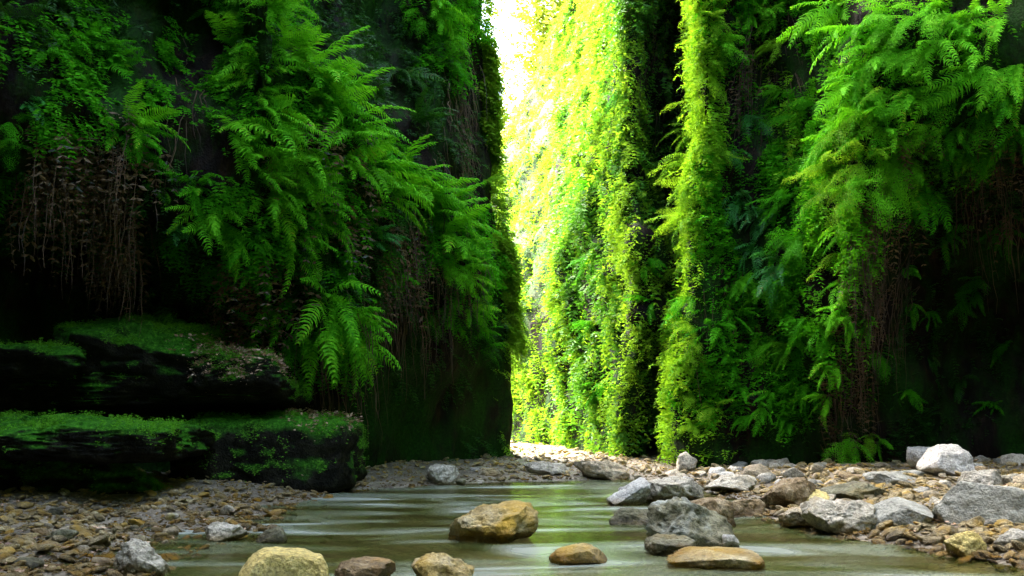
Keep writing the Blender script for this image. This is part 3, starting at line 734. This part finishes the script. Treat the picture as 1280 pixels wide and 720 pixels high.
strands('hanging_roots', 'thin brown roots hanging below the overhang of the left wall', 'canyon_wall_left', 1500,
        [(540, 300, 60, 50, 1), (500, 350, 50, 50, 1), (420, 420, 40, 50, .8), (110, 200, 70, 50, 1), (150, 260, 30, 60, .9), (560, 140, 30, 100, .8), (300, 400, 40, 30, .6), (230, 120, 40, 90, .3)], (0.3, 1.1))
strands('hanging_roots', 'brown roots and stems trailing down the right wall', 'canyon_wall_right', 1500,
        [(1085, 260, 30, 60, 1), (1110, 330, 30, 50, .9), (945, 90, 25, 100, 1), (1070, 430, 30, 60, .8), (815, 60, 20, 90, .7), (990, 60, 20, 60, .7), (1240, 230, 40, 50, .4), (920, 400, 50, 60, .5), (1045, 500, 12, 50, 1), (660, 20, 20, 20, 0)], (0.3, 1.2))
cover('dead_fronds', 'withered brown fronds hanging under the green ferns of the left wall', 'canyon_wall_left', 1700,
      lambda px, py, P, Nn: blobs(px, py, [(110, 190, 70, 50, 1), (60, 250, 60, 30, .4), (330, 340, 60, 40, .6), (150, 270, 25, 60, .8), (390, 190, 60, 50, .3), (500, 320, 40, 40, .6), (430, 230, 40, 60, .3), (310, 400, 50, 40, .5)]), 'dead', (0.15, 0.45), 1.3, (0, 0, -.5))
cover('dead_fronds', 'withered brown fronds hanging on the right wall', 'canyon_wall_right', 900,
      lambda px, py, P, Nn: (P[:, 1] < 14) * blobs(px, py, [(1080, 330, 30, 80, 1), (1110, 200, 60, 80, .3), (1250, 200, 40, 60, .4), (1060, 480, 30, 80, .5), (930, 90, 30, 80, .4)]), 'dead', (0.15, 0.4), 1.3, (0, 0, -.5))

# moss and litter on ledges
def on_top(objs, n, f, seed=0):
    P = []
    for o in objs:
        me = o.data; mw = Matrix.LocRotScale(o.location, o.rotation_euler, o.scale)
        for v in me.vertices:
            nz = (mw.to_3x3() @ v.normal)
            if nz.z > (0.25 if o is not LEDGES[0] else 0.0): P.append((*(mw @ v.co), *nz))
    P = np.array(P); px, py, _ = proj(P[:, :3])
    w = f(px, py, P[:, :3], P[:, 3:]); w = np.maximum(w, 0)
    c = RS.choice(len(P), n, p=w / w.sum())
    return P[c, :3] + RS.normal(size=(n, 3)) * 0.02, P[c, 3:]
bpy.context.view_layer.update()
P, Nn = on_top(LEDGES, 60000, lambda px, py, P, Nn: 0.01 + clump(P, 2.5, 1, 5)**2 * (0.1 + np.clip(Nn[:, 2] + .1, 0, 1)))
V, Q = sprays(P, nrm(Nn + RS.normal(size=P.shape) * .5), RS.uniform(.02, .042, len(P)), 4, 0.3, 0.4, 0.5)
props(link(bpy.data.objects.new('moss', mesh_np('moss', V, Q, M['moss_leaf'], False))), 'tufty green moss on the left ledges', 'moss', None, 'stuff')
P, Nn = on_top([LEDGES[0], LEDGES[3], LEDGES[6], LEDGES[4]], 2600, lambda px, py, P, Nn: blobs(px, py, [(295, 460, 55, 28, 1), (405, 526, 42, 16, .8), (240, 440, 30, 20, .3)]) + 0.002)
V, Q = sprays(P + np.array([0, 0, .02]), nrm(RS.normal(size=P.shape) + Nn * .4), RS.uniform(.06, .15, len(P)), 2, 0.2, 0.5, 0.6)
props(link(bpy.data.objects.new('leaf_litter', mesh_np('leaf_litter', V, Q, M['litter'], False))), 'curled brown dead leaves on the mossy ledges', 'leaf litter', None, 'stuff')

gp = scatter_ground(700, lambda px, py, g: (shore_dist(g[:, :2]) > 0.05) & (g[:, 1] < 17))
P = np.concatenate([gp, (ground_z(gp) + 0.035)[:, None]], 1)
V, Q = sprays(P, nrm(RS.normal(size=P.shape) * np.array([1, 1, .25])), RS.uniform(.05, .11, len(P)), 2, 0.05, 0.5, 0.55)
props(link(bpy.data.objects.new('fallen_leaves', mesh_np('fallen_leaves', V, Q, M['litter'], False))), 'fallen brown leaves strewn over the gravel banks', 'leaf litter', None, 'stuff')

# ------------------------------------------------------------------ fern fronds
def frond_mesh(name, mat, kind, arch, seed):
    """1 m frond along +X, blade in XY, drooping in -Z"""
    rs = np.random.RandomState(seed); V = []; Q = []
    def quad(a, b, c, d):
        i = len(V); V.extend([a, b, c, d]); Q.append((i, i + 1, i + 2, i + 3))
    n = 21 if kind == 'sword' else 13
    def axis(t):
        return np.array([t - 0.18 * arch * t**3, 0.04 * math.sin(3 * t + seed), -arch * 0.55 * t**2.2 + 0.10 * arch * t])
    prev = axis(0)
    for i in range(1, 11):                       # rachis
        p = axis(i / 10); w = 0.006 * (1.1 - i / 10)
        for ax in (np.array([0, w, 0]), np.array([0, 0, w])):
            quad(prev - ax, p - ax, p + ax, prev + ax)
        prev = p
    for i in range(n):
        t = 0.13 + 0.86 * (i + 0.5) / n
        p = axis(t); tg = axis(min(t + .02, 1.02)) - axis(t - .02); tg /= np.linalg.norm(tg)
        prof = math.sin(math.pi * min(1, (t - 0.04) ** 0.75)) ** 0.8
        for s in (-1, 1):
            if kind == 'sword':
                l = 0.155 * prof * rs.uniform(.85, 1.1) + 0.012; w = 0.0175
                d = np.array([0, s, 0]) * 0.93 + tg * (0.30 + .25 * t) + np.array([0, 0, rs.uniform(-.45, .15)])
                d /= np.linalg.norm(d); wv = tg * w
                mid = p + d * l * .5 + np.array([0, 0, .012]); tip = p + d * l - np.array([0, 0, .02])
                quad(p - wv * .6, mid - wv, mid + wv * .8, p + wv * .6)
                quad(mid - wv, tip - wv * .15, tip + wv * .1, mid + wv * .8)
            else:
                l = 0.22 * prof * rs.uniform(.8, 1.1) + 0.02
                d = np.array([0, s, 0]) * 0.9 + tg * (0.35 + .3 * t) + np.array([0, 0, rs.uniform(-.5, .12)])
                d /= np.linalg.norm(d)
                perp = tg - d * (tg @ d); perp /= np.linalg.norm(perp)
                m = 5
                for k in range(m):
                    u = (k + .5) / m; c = p + d * l * u - np.array([0, 0, .03 * u * u])
                    lw = 0.046 * (1 - .7 * u) * prof + .008
                    for q in (-1, 1):
                        e = perp * q + d * .5; e /= np.linalg.norm(e)
                        f = d * lw * .34; zz = np.array([0, 0, rs.uniform(-.022, .012)])
                        quad(c - f * .7, c + e * lw * .6 - f + zz, c + e * lw + zz, c + e * lw * .5 + f + zz)
    return mesh_np(name, np.array(V), np.array(Q), mat, False)

FR_M = {}
for mt in ('fern_bright', 'fern_mid', 'fern_blue', 'fern_dim', 'fern_lime'):
    for kd in ('sword', 'lady'):
        FR_M[(mt, kd)] = [frond_mesh('frond', M[mt], kd, a, 10 * j + 3) for j, a in enumerate((0.45, 0.8, 1.15))]
ferns = []
def fern(px, py, spx, mat, kind, bias, nfr=9, wname=None, zone='', droop=0.0, sink=0.05):
    d = Vector(ray(px, py)).normalized(); best = None
    for w in WALLS.values():
        h = w['bvh'].ray_cast(Vector(CAM), d)
        if h[0] is not None and (best is None or h[3] < best[3]): best = h
    if best is None: return None
    p, n = np.array(best[0]), np.array(best[1])
    if n @ np.array(d) > 0: n = -n
    size = spx / F * p[1] * 0.98
    base = bpy.data.objects.new('fern', None); base.empty_display_size = 0.1
    link(base); base.location = Vector(p - n * sink)
    O = nrm(n * 0.8 + np.array(bias) + np.array([0, 0, .25 - droop]))
    side = nrm(np.cross(O, np.array([0, 0, 1.0]))); upv = np.cross(side, O)
    for k in range(nfr):
        a = random.uniform(-1.25, 1.25); b = random.uniform(-0.55, 0.75) - droop * 0.4
        X = nrm(O + side * math.tan(a * .8) * .8 + upv * b)
        Z = np.array([0, 0, 1.0]) + RS.normal(size=3) * 0.38
        Z = nrm(Z - X * (Z @ X)); Yv = np.cross(Z, X) * random.uniform(.65, 1.05)
        s = size * random.uniform(.6, 1.15)
        m = Matrix(((X[0], Yv[0], Z[0]), (X[1], Yv[1], Z[1]), (X[2], Yv[2], Z[2]))).to_4x4() @ Matrix.Scale(s, 4)
        if k < 60:
            f = bpy.data.objects.new('frond', random.choice(FR_M[(mat, kind)]))
            link(f, base); f.matrix_local = m
    ferns.append((base, px, py, mat, kind, zone, size))
    return base

LB, RB = (.75, -.35, -.05), (-.75, -.35, -.1)
lst = []
# left wall: px, py, length px, material, kind, fronds
for a in [(330, 8, 95, 'fern_bright', 'lady'), (290, 20, 85, 'fern_bright', 'lady'), (300, 60, 85, 'fern_bright', 'lady'), (338, 60, 90, 'fern_bright', 'lady'), (325, 100, 85, 'fern_bright', 'sword'), (258, 8, 70, 'fern_mid', 'lady'),
          (115, 55, 70, 'fern_mid', 'sword'), (135, 80, 65, 'fern_mid', 'sword'), (150, 165, 75, 'fern_mid', 'sword'), (165, 150, 85, 'fern_bright', 'sword'), (175, 185, 70, 'fern_mid', 'lady'),
          (60, 60, 60, 'fern_mid', 'sword'), (70, 20, 60, 'fern_dim', 'sword'), (10, 150, 60, 'fern_mid', 'lady'), (15, 185, 55, 'fern_mid', 'lady'), (35, 135, 50, 'fern_blue', 'lady'), (10, 30, 70, 'fern_dim', 'sword'),
          (375, 90, 105, 'fern_bright', 'sword'), (395, 115, 115, 'fern_bright', 'sword'), (405, 145, 105, 'fern_bright', 'sword'), (330, 135, 80, 'fern_bright', 'lady'), (350, 165, 90, 'fern_bright', 'lady'), (365, 195, 85, 'fern_bright', 'sword'),
          (290, 165, 90, 'fern_bright', 'lady'), (300, 195, 90, 'fern_bright', 'sword'), (320, 225, 90, 'fern_bright', 'lady'), (340, 250, 95, 'fern_bright', 'sword'), (370, 240, 85, 'fern_bright', 'sword'), (385, 275, 85, 'fern_bright', 'sword'), (365, 300, 80, 'fern_bright', 'lady'),
          (440, 170, 100, 'fern_bright', 'sword'), (425, 200, 90, 'fern_bright', 'sword'), (465, 215, 100, 'fern_bright', 'sword'), (500, 225, 95, 'fern_bright', 'sword'), (520, 245, 95, 'fern_bright', 'sword'), (535, 270, 95, 'fern_bright', 'sword'), (555, 295, 85, 'fern_bright', 'sword'),
          (560, 330, 75, 'fern_bright', 'lady'), (585, 345, 60, 'fern_bright', 'lady'), (590, 380, 55, 'fern_bright', 'lady'), (600, 410, 45, 'fern_mid', 'lady'), (610, 440, 35, 'fern_mid', 'lady'),
          (240, 235, 65, 'fern_mid', 'lady'), (250, 265, 80, 'fern_bright', 'sword'), (270, 285, 85, 'fern_bright', 'sword'), (225, 280, 50, 'fern_blue', 'lady'), (300, 310, 70, 'fern_mid', 'sword'), (320, 335, 60, 'fern_mid', 'sword'), (350, 335, 60, 'fern_mid', 'sword'),
          (405, 375, 95, 'fern_bright', 'sword'), (415, 400, 110, 'fern_bright', 'sword'), (420, 425, 105, 'fern_bright', 'sword'), (400, 420, 85, 'fern_bright', 'sword'), (345, 395, 80, 'fern_bright', 'sword'), (330, 420, 75, 'fern_mid', 'sword'), (360, 430, 70, 'fern_mid', 'lady'),
          (540, 10, 70, 'fern_bright', 'lady'), (555, 45, 65, 'fern_bright', 'lady'), (530, 30, 70, 'fern_mid', 'lady'), (560, 85, 50, 'fern_mid', 'lady'), (500, 90, 70, 'fern_dim', 'sword'), (520, 150, 60, 'fern_dim', 'sword'), (460, 300, 60, 'fern_blue', 'sword'), (480, 340, 55, 'fern_mid', 'sword'),
          (515, 385, 50, 'fern_dim', 'sword'), (530, 400, 45, 'fern_mid', 'lady'), (60, 250, 70, 'fern_dim', 'sword'), (90, 260, 60, 'fern_dim', 'sword'), (215, 320, 45, 'fern_dim', 'lady'), (405, 50, 45, 'fern_dim', 'lady'), (470, 120, 50, 'fern_dim', 'lady'),
          (425, 330, 65, 'fern_mid', 'sword'), (445, 270, 60, 'fern_mid', 'lady'), (190, 240, 50, 'fern_mid', 'lady'), (605, 120, 40, 'fern_lime', 'lady'), (608, 230, 40, 'fern_lime', 'lady'), (600, 40, 45, 'fern_lime', 'lady'), (610, 300, 35, 'fern_lime', 'lady')]:
    lst.append((*a, LB, 'left wall'))
for a in [(890, 20, 60, 'fern_lime', 'lady'), (900, 60, 65, 'fern_bright', 'lady'), (890, 95, 60, 'fern_lime', 'lady'), (878, 130, 55, 'fern_lime', 'lady'), (872, 165, 60, 'fern_lime', 'lady'), (868, 200, 65, 'fern_lime', 'lady'), (870, 235, 55, 'fern_lime', 'lady'),
          (862, 265, 60, 'fern_lime', 'lady'), (862, 300, 50, 'fern_lime', 'lady'), (858, 335, 50, 'fern_lime', 'lady'), (862, 370, 45, 'fern_bright', 'lady'), (858, 410, 45, 'fern_lime', 'lady'), (860, 450, 45, 'fern_lime', 'lady'), (858, 490, 45, 'fern_lime', 'lady'), (862, 530, 40, 'fern_lime', 'lady'),
          (960, 15, 60, 'fern_bright', 'lady'), (965, 60, 55, 'fern_lime', 'lady'), (975, 110, 50, 'fern_bright', 'lady'), (940, 20, 55, 'fern_bright', 'lady'), (1000, 150, 50, 'fern_mid', 'lady'), (935, 150, 55, 'fern_blue', 'lady'), (920, 190, 45, 'fern_blue', 'lady'),
          (1055, 10, 95, 'fern_bright', 'sword'), (1080, 40, 90, 'fern_bright', 'lady'), (1110, 15, 85, 'fern_bright', 'lady'), (1150, 20, 85, 'fern_bright', 'lady'), (1095, 75, 105, 'fern_bright', 'sword'), (1075, 100, 95, 'fern_bright', 'sword'), (1130, 60, 85, 'fern_bright', 'lady'),
          (1180, 50, 90, 'fern_bright', 'lady'), (1215, 25, 85, 'fern_bright', 'lady'), (1255, 20, 80, 'fern_bright', 'lady'), (1110, 110, 85, 'fern_bright', 'lady'), (1145, 110, 85, 'fern_bright', 'lady'), (1080, 140, 85, 'fern_lime', 'lady'), (1110, 160, 85, 'fern_bright', 'lady'), (1060, 170, 80, 'fern_bright', 'lady'),
          (1080, 200, 85, 'fern_lime', 'lady'), (1120, 195, 80, 'fern_bright', 'lady'), (1050, 210, 75, 'fern_lime', 'lady'), (1060, 245, 75, 'fern_lime', 'lady'), (1090, 235, 75, 'fern_bright', 'lady'), (1125, 225, 75, 'fern_bright', 'lady'), (1060, 285, 65, 'fern_bright', 'lady'), (1050, 320, 60, 'fern_lime', 'lady'), (1060, 350, 60, 'fern_bright', 'lady'), (1050, 385, 55, 'fern_bright', 'lady'), (1060, 405, 50, 'fern_bright', 'lady'),
          (1150, 230, 85, 'fern_mid', 'sword'), (1155, 160, 75, 'fern_bright', 'lady'), (1190, 110, 85, 'fern_mid', 'lady'), (1230, 85, 90, 'fern_bright', 'sword'), (1270, 75, 90, 'fern_bright', 'sword'), (1265, 120, 90, 'fern_mid', 'sword'), (1235, 140, 75, 'fern_mid', 'lady'), (1275, 160, 70, 'fern_mid', 'sword'), (1200, 165, 70, 'fern_mid', 'lady'), (1240, 190, 60, 'fern_mid', 'lady'),
          (930, 250, 65, 'fern_blue', 'lady'), (960, 270, 70, 'fern_blue', 'sword'), (990, 250, 65, 'fern_mid', 'lady'), (950, 310, 70, 'fern_blue', 'sword'), (980, 330, 65, 'fern_blue', 'sword'), (935, 345, 60, 'fern_bright', 'sword'), (970, 370, 60, 'fern_bright', 'lady'), (1000, 290, 60, 'fern_mid', 'lady'), (920, 390, 50, 'fern_mid', 'lady'),
          (1005, 400, 55, 'fern_mid', 'lady'), (1035, 415, 50, 'fern_mid', 'lady'), (990, 440, 50, 'fern_bright', 'lady'), (1045, 455, 50, 'fern_bright', 'lady'), (1040, 495, 45, 'fern_bright', 'lady'), (960, 430, 45, 'fern_bright', 'lady'), (915, 450, 45, 'fern_mid', 'lady'), (895, 500, 45, 'fern_lime', 'lady'), (940, 525, 40, 'fern_mid', 'sword'), (925, 480, 45, 'fern_mid', 'sword'), (965, 490, 45, 'fern_mid', 'sword'), (1005, 480, 45, 'fern_mid', 'sword'), (985, 530, 40, 'fern_mid', 'sword'), (900, 410, 50, 'fern_mid', 'sword'),
          (1215, 345, 45, 'fern_mid', 'lady'), (1205, 370, 45, 'fern_mid', 'lady'), (1130, 330, 35, 'fern_mid', 'lady'), (1145, 385, 35, 'fern_mid', 'lady'), (1165, 385, 30, 'fern_mid', 'lady'), (1095, 400, 45, 'fern_mid', 'sword'), (1110, 440, 45, 'fern_mid', 'lady'), (1160, 450, 40, 'fern_dim', 'lady'), (1200, 470, 40, 'fern_dim', 'sword'),
          (1060, 545, 50, 'fern_bright', 'lady'), (1085, 545, 50, 'fern_lime', 'lady'), (1105, 550, 45, 'fern_bright', 'lady'), (1245, 505, 35, 'fern_mid', 'lady'), (1185, 300, 45, 'fern_mid', 'sword'), (1255, 290, 45, 'fern_mid', 'sword'), (1260, 430, 40, 'fern_mid', 'sword'), (1140, 490, 40, 'fern_mid', 'sword'),
          (815, 250, 40, 'fern_lime', 'lady'), (818, 320, 40, 'fern_lime', 'lady'), (812, 380, 40, 'fern_lime', 'lady'), (770, 120, 40, 'fern_lime', 'lady'), (740, 230, 40, 'fern_mid', 'lady'), (735, 400, 40, 'fern_mid', 'lady'), (750, 480, 40, 'fern_mid', 'lady'), (785, 30, 40, 'fern_bright', 'lady'), (745, 330, 40, 'fern_mid', 'lady')]:
    lst.append((*a, RB, 'right wall'))
extra = [l for l in lst if l[3] in ('fern_bright', 'fern_lime', 'fern_mid') and l[2] > 42]
for l in random.sample(extra, 28):
    lst.append((l[0] + random.uniform(-22, 22), l[1] + random.uniform(-24, 24), l[2] * random.uniform(.8, 1.0), *l[3:]))
for (px, py, s, mt, kd, bias, zn) in lst:
    near = (zn == 'left wall')
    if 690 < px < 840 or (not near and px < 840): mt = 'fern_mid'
    if kd == 'lady' and mt != 'fern_lime' and random.random() < 0.55: kd = 'sword'
    fern(px + random.uniform(-6, 6), py + random.uniform(-5, 5), s, mt, kd, bias, nfr=11 if s > 60 else 9, zone=zn, droop=0.05 if near else 0.4)

# labels for ferns: zone box, hue, kind, order from the top
ZB = [('left wall', 0, 240, 0, 110, 'top left of the left wall'), ('left wall', 0, 110, 110, 300, 'shaded far left part of the left wall'), ('left wall', 110, 240, 110, 340, 'root draped bulge of the left wall'),
      ('left wall', 240, 362, 0, 130, 'bright tuft atop the left wall'), ('left wall', 362, 480, 0, 210, 'upper feathery ridge of the left wall'), ('left wall', 240, 362, 130, 280, 'main fern slope of the left wall'),
      ('left wall', 362, 480, 210, 360, 'middle of the left wall'), ('left wall', 220, 362, 280, 380, 'wall above the moss mound'), ('left wall', 300, 480, 360, 460, 'rock spur above the big mossy block'),
      ('left wall', 480, 600, 0, 180, 'top of the dark corner'), ('left wall', 480, 700, 180, 480, 'overhang beside the gap'), ('left wall', 590, 700, 0, 480, 'sheer corner beside the gap'),
      ('right wall', 700, 845, 0, 600, 'sun touched second buttress'), ('right wall', 845, 912, 0, 250, 'upper fern column'), ('right wall', 845, 912, 250, 600, 'lower fern column'),
      ('right wall', 912, 1025, 0, 215, 'brown roots beside the fern column'), ('right wall', 912, 1025, 215, 600, 'bluish middle of the right wall'),
      ('right wall', 1025, 1170, 0, 130, 'top of the bulging right buttress'), ('right wall', 1025, 1170, 130, 262, 'middle of the bulging right buttress'), ('right wall', 1025, 1100, 262, 520, 'tail of the bulging right buttress'),
      ('right wall', 1170, 1300, 0, 250, 'top of the wall above the black cleft'), ('right wall', 1100, 1300, 262, 530, 'edge of the black cleft'), ('right wall', 1025, 1150, 520, 600, 'low bush under the right wall')]
hue = dict(fern_bright='bright green', fern_mid='mid green', fern_blue='bluish green', fern_dim='dim dark', fern_lime='lime')
buck = {}
for f in ferns:
    z = next((b[5] for b in ZB if b[0] == f[5] and b[1] <= f[1] < b[2] and b[3] <= f[2] < b[4]), f[5])
    buck.setdefault((z, f[3], f[4]), []).append(f)
ordw = ['topmost', 'second', 'third', 'fourth', 'fifth', 'sixth', 'seventh', 'eighth', 'ninth', 'tenth']
for (z, mt, kd), fs in buck.items():
    fs.sort(key=lambda f: f[2])
    kw = 'sword fern' if kd == 'sword' else 'lacy fern'
    for i, f in enumerate(fs):
        if len(fs) == 1: lab = f"{hue[mt]} {kw} on the {z}"
        elif i == 0: lab = f"topmost {hue[mt]} {kw} on the {z}"
        elif i == len(fs) - 1: lab = f"lowest {hue[mt]} {kw} on the {z}"
        else: lab = f"{ordw[min(i, 9)]} {hue[mt]} {kw} down, {z}"
        props(f[0], lab, 'fern', 'ferns growing on the ' + f[5])

# ------------------------------------------------------------------ far trees above the gap
def tree(x, y, z, h, r, label, n=1600):
    root = bpy.data.objects.new('tree', None); link(root); root.location = (x, y, z); props(root, label, 'tree', 'trees beyond the gap')
    k = 10; V = []; Q = []
    for i in range(k + 1):
        t = i / k; rr = 0.16 * (1 - .8 * t) * h / 8
        for a in range(8):
            V.append((rr * math.cos(a * .785) + .2 * math.sin(3 * t), rr * math.sin(a * .785), h * .9 * t))
    for i in range(k):
        for a in range(8): Q.append((i * 8 + a, i * 8 + (a + 1) % 8, (i + 1) * 8 + (a + 1) % 8, (i + 1) * 8 + a))
    link(bpy.data.objects.new('trunk', mesh_np('trunk', V, Q, M['bark'])), root)
    cs = RS.normal(size=(14, 3)) * np.array([r * .45, r * .45, h * .2]) + np.array([0, 0, h * .65])
    P = cs[RS.randint(0, 14, n)] + RS.normal(size=(n, 3)) * r * .24
    Vv, Qq = sprays(P, nrm(RS.normal(size=P.shape)), RS.uniform(.4, .9, n), 6, .4, .35)
    link(bpy.data.objects.new('crown', mesh_np('crown', Vv, Qq, M['leaf_sun'], False)), root)  # sun glow is part of the crown colour
tree(-2.4, 47, 10.5, 7, 2.6, 'sunlit yellow tree on the far rim at the left of the gap')
tree(1.6, 36, 11.5, 6, 2.2, 'glowing tree on the rim in the middle of the gap', 1800)
tree(3.6, 31, 12.6, 6, 2.0, 'yellow leaved tree leaning from the rim at the right of the gap')

# ------------------------------------------------------------------ camera, light, sky
cam = bpy.data.cameras.new('camera'); co = bpy.data.objects.new('camera', cam); COL.objects.link(co)
cam.sensor_width = 36; cam.lens = F / 1280 * 36; cam.clip_end = 2000; cam.clip_start = 0.05
co.location = CAM; co.rotation_euler = (math.pi / 2 + PITCH, 0, 0)
SC.camera = co
EL, AZ = math.radians(50), math.radians(60)      # sun ahead, AZ to the left of the view
sd = Vector((-math.sin(AZ) * math.cos(EL), math.cos(AZ) * math.cos(EL), math.sin(EL)))
sun = bpy.data.lights.new('sun', 'SUN'); sun.energy = 2.0; sun.angle = math.radians(0.5); sun.color = (1, 0.93, 0.78)
so = bpy.data.objects.new('sun', sun); COL.objects.link(so); so.rotation_euler = sd.to_track_quat('Z', 'Y').to_euler()
wd = bpy.data.worlds.new('World'); SC.world = wd; wd.use_nodes = True
nt = wd.node_tree; bg = nt.nodes['Background']
sky = nt.nodes.new('ShaderNodeTexSky'); sky.sky_type = 'NISHITA'; sky.sun_disc = False
sky.sun_elevation = EL; sky.sun_rotation = -AZ; sky.air_density = 0.7; sky.dust_density = 5.0; sky.ozone_density = 0.2
nt.links.new(sky.outputs[0], bg.inputs[0]); bg.inputs[1].default_value = 0.15
vs = SC.view_settings
vs.view_transform = 'Standard'; vs.look = 'None'; vs.exposure = 4.65; vs.gamma = 1; vs.use_curve_mapping = False
SC.render.engine = 'CYCLES'
cy = SC.cycles
cy.use_denoising = True; cy.max_bounces = 8; cy.diffuse_bounces = 4; cy.glossy_bounces = 3; cy.transmission_bounces = 5
cy.transparent_max_bounces = 8; cy.volume_bounces = 1; cy.sample_clamp_indirect = 6
cy.volume_step_rate = 5
